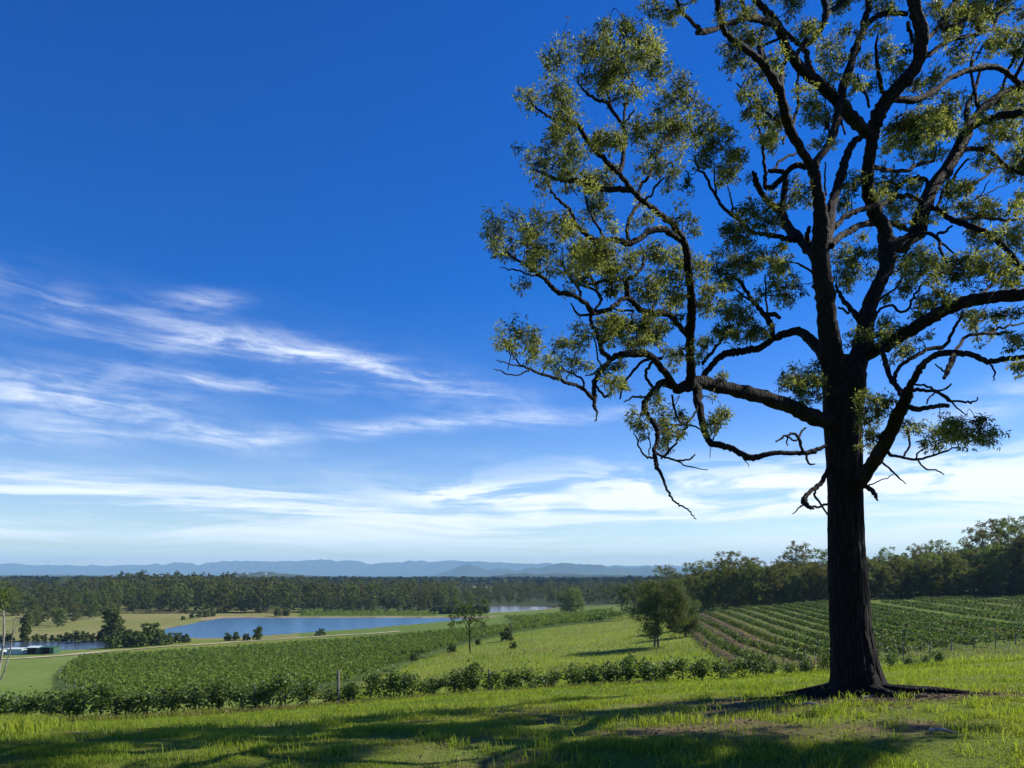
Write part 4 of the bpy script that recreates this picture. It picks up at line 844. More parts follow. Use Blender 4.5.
for bi in np.argsort(dist0):
    u, v, r = B[bi]; r *= 1.01
    dd = np.hypot(arr[:, 0] - u, arr[:, 1] - v); pen = dd + np.clip(arr[:, 3] - 10, 0, 30) * 1.2
    n = arr[int(np.argmin(pen))]; dist = math.hypot(n[0] - u, n[1] - v)
    yb = n[2] + rng.normal() * (0.18 + 0.012 * dist)
    c = W(u, v, yb) - gb; p0 = W(n[0], n[1], n[2]) - gb; rm = r / F * yb
    if dist > 3:
        mid = (p0 + c) / 2 + rng.normal(size=3) * 0.12 * np.linalg.norm(c - p0) + np.array((0, 0, 0.05 * np.linalg.norm(c - p0)))
        pts = catmull(np.array((p0, mid, c)), 4)
        w0 = min(n[3] * 0.6, 0.9 + dist * 0.04); tube(twig_mb, pts, np.linspace(w0, 0.7, len(pts)) * 0.5 / F * yb, 4, cap=False)
        extra.append((u, v, yb, 1.2)); extra.append(((u + n[0]) / 2, (v + n[1]) / 2, (yb + n[2]) / 2, 1.4))
        arr = np.vstack((arr, extra[-2:]))
    ns = max(5, int(r * r / 2.6)); S = []
    nsub = int(rng.integers(3, 6)); sub = []
    for k in range(nsub):
        a = rng.uniform(0, 6.283); rr = r * 0.95 * math.sqrt(rng.random()); sub.append((math.cos(a) * rr, math.sin(a) * rr, rng.normal() * r * 0.7))
    for k in range(ns):
        q = sub[int(rng.integers(nsub))]; g_ = rng.normal(size=3) * r * 0.33
        S.append(((q[0] + g_[0] * 1.15) / F * yb, (q[2] + g_[1]) / F * yb, (q[1] + g_[2] * 0.9) / F * yb))
    S = np.array(S)
    for k in range(0, ns, 6):                          # fine twiglets carrying the leaves
        e = c + S[k]; m1 = (c + e) / 2 + rng.normal(size=3) * 0.02
        tube(twig_mb, np.array((c, m1, e)), np.array((0.7, 0.55, 0.4)) * 0.5 / F * yb, 3, cap=False)
    nl = 8
    D = rng.normal(size=(ns, nl, 3)); D[..., 2] -= 0.85; D /= np.linalg.norm(D, axis=2)[..., None]
    L = rng.uniform(0.038, 0.080, size=(ns, nl)) * (yb / Y0)
    Cn = c + S[:, None, :] + D * (L[..., None] * 0.5 + 0.015)
    tone = np.clip(rng.normal(0.40, 0.22) + rng.normal(size=(ns, nl)) * 0.28, 0, 1)
    leaves(crown, Cn.reshape(-1, 3), L.ravel(), rng, 0.25, dirs=D.reshape(-1, 3) * 3.0, tint=tone.ravel())
twig_mb.build('twigs', M['limb_bark'], gum, smooth=True)
crown.build('crown', M['gum_leaf'], gum)
# ------------------------------------------------------------------ other trees
def make_tree(kind, seed, H, Wd, card, n, lobes, flat=0.7, low=0.25, trunk_r=0.2, mat='tree_leaf', bark='grey_bark', open_=0.0, aspect=0.6, seg=7, trunks=1, stem_spread=0.0):
    """returns (trunk mesh, crown mesh): tapered trunk with limbs that end in uneven leaf clumps; height H, spread Wd"""
    r = np.random.default_rng(seed); tm = MB(); cm = MB(); L = []
    for k in range(lobes):
        for _ in range(30):
            a = r.uniform(0, 6.283); rr = math.sqrt(r.random()); h = r.uniform(low, 1.0)
            env = math.sin(math.pi * ((h - low) / (1.0 - low) * 0.76 + 0.14)) ** 0.6
            p = np.array((math.cos(a) * rr * env * Wd / 2 * 0.82, math.sin(a) * rr * env * Wd / 2 * 0.82, h * H * 0.93))
            if all(np.linalg.norm((p - q[0]) * (1, 1, 1.3)) > Wd * 0.16 * (1 + open_) for q in L): break
        s = Wd * r.uniform(0.14, 0.26) * (1 - 0.35 * h * open_)
        L.append((p, s))
    base = [np.array((0.0, 0, 0))]
    feet = [np.array((r.normal() * stem_spread, r.normal() * stem_spread, -0.2)) for _ in range(trunks)]
    tops = []
    for f in feet:
        e = f + np.array((r.normal() * 0.05 * H, r.normal() * 0.05 * H, H * 0.72))
        m = (f + e) / 2 + r.normal(size=3) * 0.03 * H
        P = catmull(np.array((f, m, e)), 5); tube(tm, P, np.linspace(trunk_r, trunk_r * 0.25, len(P)), seg, 0.05, r); tops.append(P)
    for p, s in L:
        T = tops[r.integers(len(tops))]
        zt = max(0.12 * H, p[2] * r.uniform(0.45, 0.75)); i = int(np.argmin(np.abs(T[:, 2] - zt))); a = T[i]
        mid = (a + p) / 2 + np.array((0, 0, 0.10 * np.linalg.norm(p - a))) + r.normal(size=3) * 0.06 * np.linalg.norm(p - a)
        Q = catmull(np.array((a, mid, p)), 3); tube(tm, Q, np.linspace(trunk_r * 0.35, trunk_r * 0.06, len(Q)), 5, cap=False)
    per = n // len(L)
    for p, s in L:
        m = int(per * (s / (0.185 * Wd)) ** 2)
        sub = r.normal(size=(max(4, m // 16), 3)); sub[:, 2] += 0.25; sub /= np.linalg.norm(sub, axis=1)[:, None]
        sub *= (r.random((len(sub), 1)) ** 0.33) * s; sub[:, 2] *= flat
        idx = r.integers(len(sub), size=m)
        jit = r.normal(size=(m, 3)); jit /= np.linalg.norm(jit, axis=1)[:, None]
        C = p + sub[idx] + jit * (r.random((m, 1)) ** 0.4) * s * 0.34 * (1, 1, 0.75)
        Nn = jit * 0.9 + sub[idx] / s * 0.8; Nn[:, 2] += 0.25
        tone = np.clip(0.35 + r.normal() * 0.10 + r.random(m) * 0.45 - 0.1, 0, 1)
        leaves(cm, C, card * r.uniform(0.6, 1.3, m), r, aspect, droop=0.25, tint=tone, normals=Nn)
    return tm.mesh(kind + '_trunk', M[bark], True), cm.mesh(kind + '_crown', M[mat])

def plant_tree(name, meshes, x, y, label, cat='tree', group=None, s=1.0, sz=None, rz=0.0, sink=0.1, part=('trunk', 'crown')):
    e = empty(name, (x, y, hz(x, y) - sink), rz); e.scale = (s, s, sz if sz else s)
    tag(e, label, cat, group)
    for nm, me in zip(part, meshes):
        o = bpy.data.objects.new(nm, me); COL.objects.link(o); o.parent = e
    return e

R = np.random.default_rng(21)
def at(u, v):
    d = row_depth(u, v); return (u - CU) / F * d, d

# the clump of trees on the grass slope in the middle
MT = [make_tree('round_gum', 100 + i, 9.4, 8.4, 0.22, 26000, 34, 0.8, 0.20, 0.17, trunks=2, stem_spread=0.5) for i in range(2)]
x, y = at(660, 647); plant_tree('gum_tree', MT[0], x, y, 'broad round dark gum tree with two stems on the grass slope', group=None, s=0.98)
x, y = at(685, 637); plant_tree('gum_tree', MT[1], x, y, 'smaller round gum tree tucked behind the broad two-stemmed one on the slope', s=0.62)
x, y = at(676, 631); plant_tree('gum_tree', MT[0], x, y, 'gum tree half hidden behind the two others on the grass slope', s=0.62, rz=2.1)

# thin tree and bare saplings on the slope
ST = make_tree('thin_gum', 140, 9.6, 7.4, 0.30, 2600, 16, 0.75, 0.52, 0.13, mat='tree_leaf', bark='limb_bark', open_=0.7)
x, y = at(470, 653); plant_tree('thin_tree', ST, x, y, 'thin dark-stemmed tree with a sparse leafy top standing alone on the slope', s=1.06)
ST2 = make_tree('bare_sapling', 151, 8.0, 5.6, 0.22, 130, 16, 0.8, 0.35, 0.09, bark='grey_bark', open_=0.5)
x, y = at(512, 640); plant_tree('bare_sapling', ST2, x, y, 'nearly leafless sapling with a small bush at its foot on the slope', s=0.85)
BUSH = [make_tree('low_bush', 160 + i, 2.2, 2.8, 0.22, 2600, 13, 0.85, 0.10, 0.05, trunks=3, stem_spread=0.15, aspect=0.8) for i in range(3)]
def bush(u, v, s, label, i=0, group=None, name='bush', sz=None):
    x, y = at(u, v); s *= 0.74; return plant_tree(name, BUSH[i], x, y, label, 'bush', group, s, sz, R.uniform(0, 6), 0.05, ('stems', 'foliage'))
bush(507, 641, 1.5, 'round bush at the foot of the nearly leafless sapling', 0)
bush(513, 649, 0.75, 'small dark bush on the slope below the leafless sapling', 1)
bush(452, 652, 0.9, 'small dark bush on the slope left of the thin lone tree', 2)
bush(414, 661, 0.7, 'low scrubby bush beside the vine field edge on the slope', 1)
bush(533, 627, 1.1, 'small bush on the ridge of the slope right of the leafless sapling', 0)
bush(551, 625, 1.0, 'second small bush on the ridge of the slope, before the big round tree', 2)
bush(478, 645, 0.7, 'small bush just right of the thin lone tree', 0)

# trees by the lagoon, the lake and the pond
BT = make_tree('dense_tree', 171, 11.0, 15.0, 0.6, 6000, 30, 0.85, 0.10, 0.3, mat='forest_leaf')
x, y = at(571, 613.5); plant_tree('dense_tree', BT, x, y, 'dense dark round tree beside the pale lagoon, among vines', s=1.0)
BT2 = make_tree('ragged_gum', 172, 11.0, 7.0, 0.45, 1700, 16, 0.8, 0.2, 0.2, open_=0.3)
x, y = at(622, 617); plant_tree('gum_tree', BT2, x, y, 'pale ragged gum between the round dark tree and the slope clump', s=0.95)
x, y = at(633, 618); plant_tree('gum_tree', BT2, x, y, 'taller ragged gum just left of the clump on the slope', s=1.1, rz=2.0)
PT = make_tree('bank_tree', 173, 10.0, 7.6, 0.45, 7000, 24, 0.9, 0.10, 0.22, aspect=0.8)
x, y = at(113, 641); plant_tree('bank_tree', PT, x, y, 'dark pointed bushy tree standing alone between the meadow and pond', s=1.12)
x, y = at(26, 641.5); plant_tree('bank_tree', PT, x, y, 'small narrow dark tree on the far bank of the pond', s=0.62, sz=0.95, rz=1.0)
x, y = at(258, 640); plant_tree('bank_tree', PT, x, y, 'small round tree on the near shore of the lake', s=0.46, rz=2.2)
bush(322, 635.5, 1.5, 'round bush on the near lake shore right of the small tree', 1)
bush(318, 636, 1.1, 'low bush touching the round bush on the near lake shore', 2)
for i, (u, v, s) in enumerate([(112, 648, 2.6), (121, 647.5, 2.9), (131, 647, 3.1), (140, 647, 2.7), (151, 645.5, 3.9), (158, 645, 3.0), (168, 644.5, 2.0), (178, 643, 1.9), (186, 642.5, 1.7), (228, 641, 1.5), (236, 640.5, 1.6), (246, 640.5, 1.4)]):
    bush(u, v, s, 'leafy bush in the scrub between pond and lake, above the farm track', i % 3, 'bushes on the bank above the farm track')
for i, (u, v, s) in enumerate([(44, 641.5, 1.3), (52, 641.5, 1.2), (60, 641.5, 1.5), (68, 641, 1.6), (76, 640.5, 1.9), (84, 640, 1.8), (92, 640.5, 1.4), (100, 641, 1.9), (106, 640.5, 1.6), (36, 641.5, 1.4), (10, 642, 1.6), (2, 642.5, 1.4)]):
    bush(u, v, s, 'dark low bush along the far bank of the pond', i % 3, 'bushes on the far pond bank')
for i, (u, v, s) in enumerate([(192, 618.5, 1.6), (199, 617.5, 1.8), (206, 616.8, 2.0), (213, 616.4, 1.6), (278, 616.6, 2.4), (286, 616.3, 2.6), (183, 620, 1.2)]):
    bush(u, v, s, 'brown-green reedy bush on the far shore of the lake', i % 3, 'bushes on the far lake shore')
for i in range(26):
    u = 433 + i * 2.1; bush(u, 613.2 - R.random() * 3.5, R.uniform(2.0, 3.3), 'scrub bush in the grey thicket between lake and lagoon', i % 3, 'thicket between lake and lagoon')

# white-stemmed sapling at the left edge
sap = MB(); sapr = np.random.default_rng(5)
D = 30.0
bx_, by_ = (-6 - CU) / F * D, D
base = np.array((bx_, by_, hz(bx_, by_)))
def sp_(pts, mb_, dd=D):
    P = catmull(np.array([(*W(u, v, dd)[[0]], dd, W(u, v, dd)[2], w_) for u, v, w_ in pts]), 5)
    tube(mb_, P[:, :3] - base, P[:, 3] * 0.32 / F * dd, 6, 0.05, sapr)
zfoot = HV - base[2] / D * F
sp_([(-6, zfoot + 2, 4.2), (-3, 690, 4), (0, 665, 3.8), (3, 645, 3.5), (4, 625, 3), (3, 610, 2.4), (1, 598, 1.6), (-3, 588, 1)], sap)
sp_([(-5, 690, 2.4), (4, 672, 2.2), (9, 655, 1.9), (12, 640, 1.6), (13.5, 625, 1.4), (16, 618, 1.2), (27, 617.5, 0.8)], sap)
sp_([(12.5, 635, 1.2), (16, 626, 1), (18, 619, .8)], sap); sp_([(3, 640, 1.8), (-4, 625, 1.4), (-10, 605, 1)], sap)
sp_([(1, 652, 1.3), (6, 645, 1), (12, 650, .8)], sap); sp_([(3, 612, 1.4), (8, 600, 1), (11, 592, .7)], sap)
sl = MB()
for (u, v, r_, n_) in ((2, 600, 9, 260), (-4, 590, 10, 260), (-12, 605, 9, 160), (9, 594, 7, 120), (7, 608, 4, 26), (12, 632, 2.5, 8)):
    a = sapr.uniform(0, 6.28, n_); q = np.sqrt(sapr.random(n_)) * r_
    C = np.stack(((u + np.cos(a) * q - CU) / F * D, D + sapr.normal(size=n_) * 0.3, (HV - v - np.sin(a) * q) / F * D), 1) - base
    leaves(sl, C, sapr.uniform(.09, .16, n_), sapr, 0.3, droop=0.6)
e = empty('sapling', tuple(base)); tag(e, 'pale-stemmed spindly sapling with few leaves at the left edge, before the front vines', 'tree')
sap.build('trunk', M['pale_bark'], e, True); sl.build('crown', M['tree_leaf'], e)

# ------------------------------------------------------------------ woodland behind the lake and on the right-hand rise
FT = [make_tree('forest_gum', 300 + i, 21, 13 + 2 * (i % 3), 1.05, 1300, 19, 0.85, 0.08 + 0.05 * (i % 2), 0.22, mat='forest_leaf', bark='wood_bark', seg=5, aspect=0.9) for i in range(6)]
NT_ = [make_tree('wood_gum', 330 + i, 15, 10 + 1.5 * (i % 3), 0.50, 4600, 26, 0.8, 0.10, 0.20, mat='forest_leaf', bark='wood_bark', seg=5, aspect=0.9) for i in range(5)]
ET = [make_tree('tall_gum', 360 + i, 22, 13, 0.45, 4200, 17, 0.62, 0.60, 0.30, mat='forest_leaf', bark='pale_bark', open_=0.55, seg=6) for i in range(4)]
FM = [make_tree('mass_gum', 380 + i, 21, 14, 1.6, 420, 17, 0.85, 0.08, 0.22, mat='forest_leaf', bark='wood_bark', seg=4, aspect=0.9) for i in range(3)]
NM = [make_tree('mass_gum', 390 + i, 15, 11, 0.8, 1300, 22, 0.8, 0.10, 0.20, mat='forest_leaf', bark='wood_bark', seg=4, aspect=0.9) for i in range(3)]
EDGE_L = ([-90, 0, 24, 34, 60, 85, 112, 140, 190, 250, 300, 430, 480, 540, 600, 640, 700], [430, 425, 410, 330, 345, 385, 432, 452, 455, 458, 468, 474, 590, 640, 560, 520, 430])
def edge_l(u): return float(np.interp(u, *EDGE_L))
placed = []; cand = []
Rf = np.random.default_rng(77)
for _ in range(30000):
    u = Rf.uniform(-80, 720); off = Rf.random() ** 1.35 * 470; d = edge_l(u) + off
    x = (u - CU) / F * d
    if sdist(LAGOON, np.array([x]), np.array([d]))[0] < 6: continue
    mind = 7.0 if off < 60 else 10.5
    if all((x - p[0]) ** 2 + (d - p[1]) ** 2 > mind * mind for p in placed[-1400:]):
        placed.append((x, d)); cand.append((off, u, x, d))
    if len(cand) > 900: break
cand.sort(key=lambda c: c[0] + 0.25 * (c[3] - 430))
N_IND = 170
LAB_L = 'tall dark gum tree in the dense wood behind the lake'
far = cand[N_IND:]
for i, (off, u, x, d) in enumerate(cand[:N_IND]):
    s = Rf.uniform(0.62, 0.98) * (0.62 if u < 110 and d < 420 else 1.0) * (0.75 if d > 560 else 1.0)
    if u > 455: s *= 0.80
    s *= float(np.interp(u, [-80, 60, 95, 130, 240, 300, 440], [.90, .82, .86, 1.03, 1.02, .93, .92]))
    plant_tree('forest_gum', FT[i % 6], x, d, LAB_L, 'tree', 'gum trees in the wood behind the lake', s, s * Rf.uniform(0.9, 1.12), Rf.uniform(0, 6.28))
def mass(name, items, protos, label):
    """the rest of a wood, past the individually built trees, as one mass"""
    trunks = MB(); cr = MB()
    for (x, d, s, k) in items:
        z = hz(x, d); a = Rf.uniform(0, 6.28); ca, sa = math.cos(a), math.sin(a)
        for me, dst in zip(protos[k], (trunks, cr)):
            nv = len(me.vertices); V = np.empty(nv * 3, np.float32); me.vertices.foreach_get('co', V); V = V.reshape(-1, 3) * s
            V = np.stack((V[:, 0] * ca - V[:, 1] * sa + x, V[:, 0] * sa + V[:, 1] * ca + d, V[:, 2] + z), 1)
            fl = np.empty(len(me.loops), np.int32); me.loops.foreach_get('vertex_index', fl)
            tt = np.empty(nv, np.float32); me.attributes['tint'].data.foreach_get('value', tt)
            lt = np.empty(len(me.polygons), np.int32); me.polygons.foreach_get('loop_total', lt)
            if (lt == 4).all(): dst.add(V, fl.reshape(-1, 4), tt)
            else:
                q4 = np.repeat(lt == 4, lt); n0 = dst.n; dst.add(V, fl[q4].reshape(-1, 4), tt); dst.f.append(fl[~q4].reshape(-1, 3) + n0)
    e = empty(name); tag(e, label, 'wood', kind='stuff')
    o = trunks.build('trunks', M['wood_bark'], e); o['kind'] = 'stuff'
    o = cr.build('crowns', M['forest_leaf'], e); o['kind'] = 'stuff'
    return e
mass('far_wood', [(x, d, Rf.uniform(0.6, 0.95) * (0.8 if u > 455 else 1.0) * float(np.interp(u, [-80, 60, 95, 130, 240, 300, 440], [.86, .78, .86, 1.08, 1.07, .95, .93])), Rf.integers(3)) for off, u, x, d in far], FM, 'deep mass of the wood stretching on behind its front trees')

# right-hand wood along the top of the vineyard
cand = []; placed = []
for _ in range(30000):
    u = Rf.uniform(640, 1110); off = Rf.random() ** 1.3 * 240
    d = float(np.interp(u, [640, 690, 700, 720, 1110], [300, 235, 214, 212, 213])) + off; x = (u - CU) / F * d
    mind = 5.2 if off < 30 else 8.0
    if all((x - p[0]) ** 2 + (d - p[1]) ** 2 > mind * mind for p in placed): placed.append((x, d)); cand.append((off, u, x, d))
    if len(cand) > 520: break
cand.sort(key=lambda c: c[0])
LAB_R = 'bushy gum tree in the wood along the top edge of the vineyard'
def right_h(u, off):
    """how tall the wood stands along its edge"""
    return float(np.interp(u, [640, 700, 760, 850, 940, 1000, 1040], [0.62, 0.72, 0.78, 0.74, 0.80, 0.92, 1.0]))
for i, (off, u, x, d) in enumerate(cand[:112]):
    s = Rf.uniform(0.72, 1.08) * right_h(u, off)
    plant_tree('wood_gum', NT_[i % 5], x, d, LAB_R, 'tree', 'gum trees in the wood above the vineyard', s, s * Rf.uniform(0.88, 1.1), Rf.uniform(0, 6.28))
mass('ridge_wood', [(x, d, Rf.uniform(0.65, 1.0) * right_h(u, off), Rf.integers(3)) for off, u, x, d in cand[112:]], NM, 'mass of the wood on the rise, behind its front trees')
# the tall trees that stand above it
for i, (u, d, vtop, wpx, k, lab) in enumerate([
    (733, 262, 549, 46, 0, 'tallest wide-crowned gum above the wood, nearest the mountains'),
    (712, 268, 556, 30, 1, 'flat-topped gum just left of the widest crown above the wood'),
    (692, 275, 560, 24, 2, 'low flat-topped gum at the left end of the wood, against the mountains'),
    (665, 290, 563, 28, 3, 'rounded dark gum at the far left of the wood above the slope clump'),
    (794, 255, 538, 30, 1, 'slender open-crowned gum above the wood just left of the big trunk'),
    (816, 262, 546, 34, 2, 'wide dark gum above the wood touching the big trunk'),
    (752, 280, 556, 26, 3, 'gum leaning out right of the widest crown above the wood'),
    (886, 275, 545, 22, 0, 'small-crowned gum above the wood just right of the big trunk'),
    (912, 262, 541, 20, 1, 'narrow dark gum above the wood right of the big trunk'),
    (926, 280, 542, 20, 3, 'flat little gum crown above the wood, beside the narrow dark one'),
    (940, 268, 537, 24, 2, 'gum with a domed top above the middle of the right-hand wood'),
    (963, 262, 534, 16, 1, 'slim spire-like gum above the right-hand wood'),
    (985, 250, 517, 42, 0, 'tall open gum with flat crown layers near the right edge'),
    (1003, 256, 516, 30, 3, 'tall pale-limbed gum right of the flat-layered one'),
    (1019, 240, 511, 40, 2, 'tallest gum at the right edge of the picture'),
    (1045, 236, 505, 40, 1, 'tall gum just past the right edge of the vineyard')]):
    x = (u - CU) / F * d; H = (HV - vtop) / F * d - hz(x, d); s = H / 22.0; sw = wpx / F * d / 13.0 * 1.15
    e = plant_tree('tall_gum', ET[k], x, d, lab, 'tree', None, sw, s, Rf.uniform(0, 6.28))

# woods out on the plain, too far to count
pm = MB(); n = 0
while n < 620:
    d = math.exp(Rf.uniform(math.log(1100), math.log(9000))); u = Rf.uniform(-120, 1150)
    x = (u - CU) / F * d
    if vnoise(np.array([x * 0.0016]), np.array([d * 0.0007 + 9]), 3)[0] > 0.59: continue
    n += 1; k = int(Rf.integers(25, 70)); Lx = Rf.uniform(40, 160) * (d / 2500); C = np.stack((x + Rf.normal(size=k) * Lx, d + Rf.normal(size=k) * 40, np.zeros(k)), 1)
    C[:, 2] = height(C[:, 0], C[:, 1]) + Rf.uniform(1, 11, k)
    leaves(pm, C, Rf.uniform(9, 18, k) * (1 + d / 9000), Rf, 0.9, up=0.2)
o = pm.build('plain_woods', M['far_leaf']); tag(o, 'dark bands of woodland far out on the plain', 'woods', kind='stuff')
# ------------------------------------------------------------------ vines
Rv = np.random.default_rng(31)
def vine_leaves(mb, P, per, card, r, h0=0.55, h1=1.75, wd=0.26, clump=1.5, shoots=0.12, zero=None, thin=0.0, gappy=False):
    """leaves hung along the ground line P (k x 3), per leaves a metre, uneven from plant to plant"""
    seg = np.diff(P, axis=0); Ls = np.linalg.norm(seg[:, :2], axis=1); tot = Ls.sum(); n = int(tot * per)
    s = r.uniform(0, tot, n); cum = np.concatenate(([0], np.cumsum(Ls)))
    off = r.uniform(0, 100); f = 0.5 + 0.5 * np.cos(2 * np.pi * s / clump + off); vn = vnoise(s * 0.35 + off, s * 0 + off, 3)
    if gappy: f = 0.5 + 0.5 * np.cos(2 * np.pi * (s + 0.5 * vnoise(s * 0.4, s * 0 + off, 2)) / clump + off)
    keep = r.random(n) < (np.clip(1.8 * f - .55 + (vn - .5) * 1.6, 0.02, 1) if gappy else np.clip(0.35 + 0.65 * f + (vn - 0.5) * 1.3 - thin, 0.05, 1))
    s = s[keep]; f = f[keep]; vn = vn[keep]; n = len(s)
    Q = np.stack([np.interp(s, cum, P[:, k]) for k in range(3)], 1)
    d = seg[0, :2] / Ls[0]; nn = np.array((-d[1], d[0]))
    wv = vnoise(s * 0.8 + off, s * 0 + 3, 3)
    t = r.random(n) ** 0.8; hh = h0 + (h1 - h0) * t * (0.70 + 0.30 * f + 0.5 * (wv - 0.5))
    w_ = r.normal(size=n) * wd * (0.7 + 0.6 * np.sin(np.pi * t)) + 0.1 * (wv - 0.5)
    sh = r.random(n) < shoots * 0.3; hh[sh] += r.random(sh.sum()) * 0.35
    C = Q + np.c_[nn[0] * w_, nn[1] * w_, hh]
    leaves(mb, C, card * r.uniform(0.65, 1.25, n), r, 0.85, droop=0.15, up=0.2, tint=np.clip(r.random(n) * 0.8 + (wv - 0.5) * 0.6 + 0.1, 0, 1))

def ground_line(a, b, step=3.0):
    a = np.array(a, float); b = np.array(b, float); k = max(2, int(np.linalg.norm(b - a) / step) + 1)
    t = np.linspace(0, 1, k)[:, None]; xy = a * (1 - t) + b * t
    return np.c_[xy, height(xy[:, 0], xy[:, 1])]

# the near row across the picture: every vine is a plant of its own
A = np.array(((-60 - CU) / F * 41.0, 41.0)); Bp = np.array(((1010 - CU) / F * 53.5, 53.5))
row_dir = (Bp - A) / np.linalg.norm(Bp - A); row_len = np.linalg.norm(Bp - A); rz = math.atan2(row_dir[1], row_dir[0])
VP = []
for k in range(6):
    r = np.random.default_rng(400 + k); tm = MB(); lm = MB()
    tube(tm, catmull(np.array(((0, 0, -.1), (0.03 * r.normal(), 0.03 * r.normal(), .45), (0.02, 0, .95))), 4), np.linspace(.045, .03, 9), 6, 0.1, r)
    for sg in (-1, 1):
        tube(tm, catmull(np.array(((0, 0, .9), (sg * .35, .02, 1.0), (sg * .75, 0, .98))), 4), np.linspace(.028, .014, 9), 5, 0.1, r)
    for q in range(9):
        x = r.uniform(-.75, .75); e_ = np.array((x + r.normal() * .25, r.normal() * .3, r.uniform(1.3, 1.95)))
        tube(tm, catmull(np.array(((x, 0, .98), ((x + e_[0]) / 2, e_[1] * .4, 1.4), e_)), 3), np.linspace(.008, .004, 7), 3, cap=False)
    n = int(r.uniform(560, 760)); ns = 26
    sh = np.stack((r.normal(size=ns) * .40, r.normal(size=ns) * .24, np.clip(.45 + 1.25 * r.random(ns) ** .8, 0, 1.8)), 1)
    sh[:, 2] *= 1 - .22 * np.abs(sh[:, 0])
    C = sh[r.integers(ns, size=n)] + r.normal(size=(n, 3)) * (.17, .14, .17)
    C[:, 2] = np.maximum(C[:, 2], .22)
    top = r.random(n) < .04; C[top, 2] += r.random(top.sum()) * .45
    leaves(lm, C, r.uniform(.10, .19, n), r, 0.9, droop=.2, up=.25)
    VP.append((tm.mesh('vine_trunk', M['grey_bark'], True), lm.mesh('vine_foliage', M['vine_leaf'])))
gap_mb = []
s = 0.6; k = 0
FRONT = 'leafy grapevine in the near row crossing behind the lawn'
while s < row_len:
    p = A + row_dir * s; z = hz(p[0], p[1]); u = CU + p[0] / p[1] * F
    sc = Rv.uniform(0.84, 1.12) + .16 * sstep(300 - (CU + (A + row_dir * s)[0] / (A + row_dir * s)[1] * F), 0, 260); lab, grp = FRONT, 'grapevines in the near row'
    skip = Rv.random() < .04
    if u > 500: sc *= .93
    if 648 < u < 672: sc = 1.16
    elif 520 < u < 545: sc *= 1.1
    if 770 < u < 895: sc *= 0.72
    if u >= 895: sc *= 0.62
    if 968 < u < 1003: skip = True
    if not skip:
        e = empty('grapevine', (p[0], p[1], z), rz + (math.pi if k % 2 else 0)); e.scale = (sc * Rv.uniform(.95, 1.15), sc, sc * Rv.uniform(.80, 1.12))
        tag(e, lab, 'grapevine', grp)
        tme, lme = VP[k % 6] if Rv.random() < .7 else VP[Rv.integers(6)]
        for nm, me in (('trunk', tme), ('foliage', lme)):
            o = bpy.data.objects.new(nm, me); COL.objects.link(o); o.parent = e
    s += 1.22 * Rv.uniform(.9, 1.1); k += 1
# timber posts of that row
pm_ = MB()
tube(pm_, np.array(((0, 0, -.3), (0, 0, .8), (0.01, 0, 1.72))), np.array((.075, .07, .066)), 10, .04, Rv)
PME = pm_.mesh('post', M['post'], True)
cap_ = MB(); box(cap_, (0, -.08, 1.45), (.03, .03, .12)); CME = cap_.mesh('staple', M['grey_bark'])
def post(p, s=1.0, label='grey timber post in the near row of vines', group='timber posts of the near row', lean=0.0):
    o = bpy.data.objects.new('trellis_post', PME); COL.objects.link(o); o.location = (p[0], p[1], hz(p[0], p[1])); o.scale = (s, s, s)
    o.rotation_euler = (lean, lean * .5, Rv.uniform(0, 6)); tag(o, label, 'post', group)
    c = bpy.data.objects.new('wire_clip', CME); COL.objects.link(c); c.parent = o
for i, u in enumerate([104, 245, 395, 480, 640]):
    tt = 0.5 + np.argmin(np.abs(CU + F * (A[0] + row_dir[0] * np.arange(0, row_len, .1)) / (A[1] + row_dir[1] * np.arange(0, row_len, .1)) - u)) * .1
    post(A + row_dir * tt + np.array((0.1, -.05)), Rv.uniform(.85, .95), lean=Rv.normal() * .03)
def on_row(u):
    ss = np.arange(0, row_len, .1); return A + row_dir * ss[np.argmin(np.abs(CU + F * (A[0] + row_dir[0] * ss) / (A[1] + row_dir[1] * ss) - u))]
post(on_row(340) + np.array((0, -.25)), 1.25, 'pale bare timber post standing clear of the leaves in the near row', None)
# trellis wires of the near row
wm = MB()
gl = ground_line(A, Bp, 5.0)
for h in (.98, 1.45): tube(wm, gl + np.array((0, 0, h)), np.full(len(gl), .006), 4, cap=False)
o = wm.build('trellis_wire', M['grey_bark']); tag(o, 'thin fence wires strung along the near row of vines', 'wire')

# vineyard rows: each row is a thing with its leaf wall and posts
rp = MB(); tube(rp, np.array(((0, 0, -.2), (0, 0, 1.38))), np.array((.06, .055)), 6); RPM = rp.mesh('row_post', M['post'], True)
def vine_row(a, b, per, card, label, group, posts=(), h1=1.75, wd=0.3, thin=0.0, clump=1.5, mat='field_leaf', gappy=False):
    P = ground_line(a, b); base = P[0].copy()
    m = MB(); vine_leaves(m, P - base, per, card, Rv, .5, h1, wd, thin=thin, clump=clump, gappy=gappy)
    e = empty('vine_row', tuple(base)); tag(e, label, 'vine row', group)
    m.build('foliage', M[mat], e)
    L = np.linalg.norm(P[-1, :2] - P[0, :2])
    for q in posts:
        t = min(q / L, 1); p = P[0] * (1 - t) + P[-1] * t; p[2] = hz(p[0], p[1])
        o = bpy.data.objects.new('post', RPM); COL.objects.link(o); o.parent = e; o.location = p - base
    return e
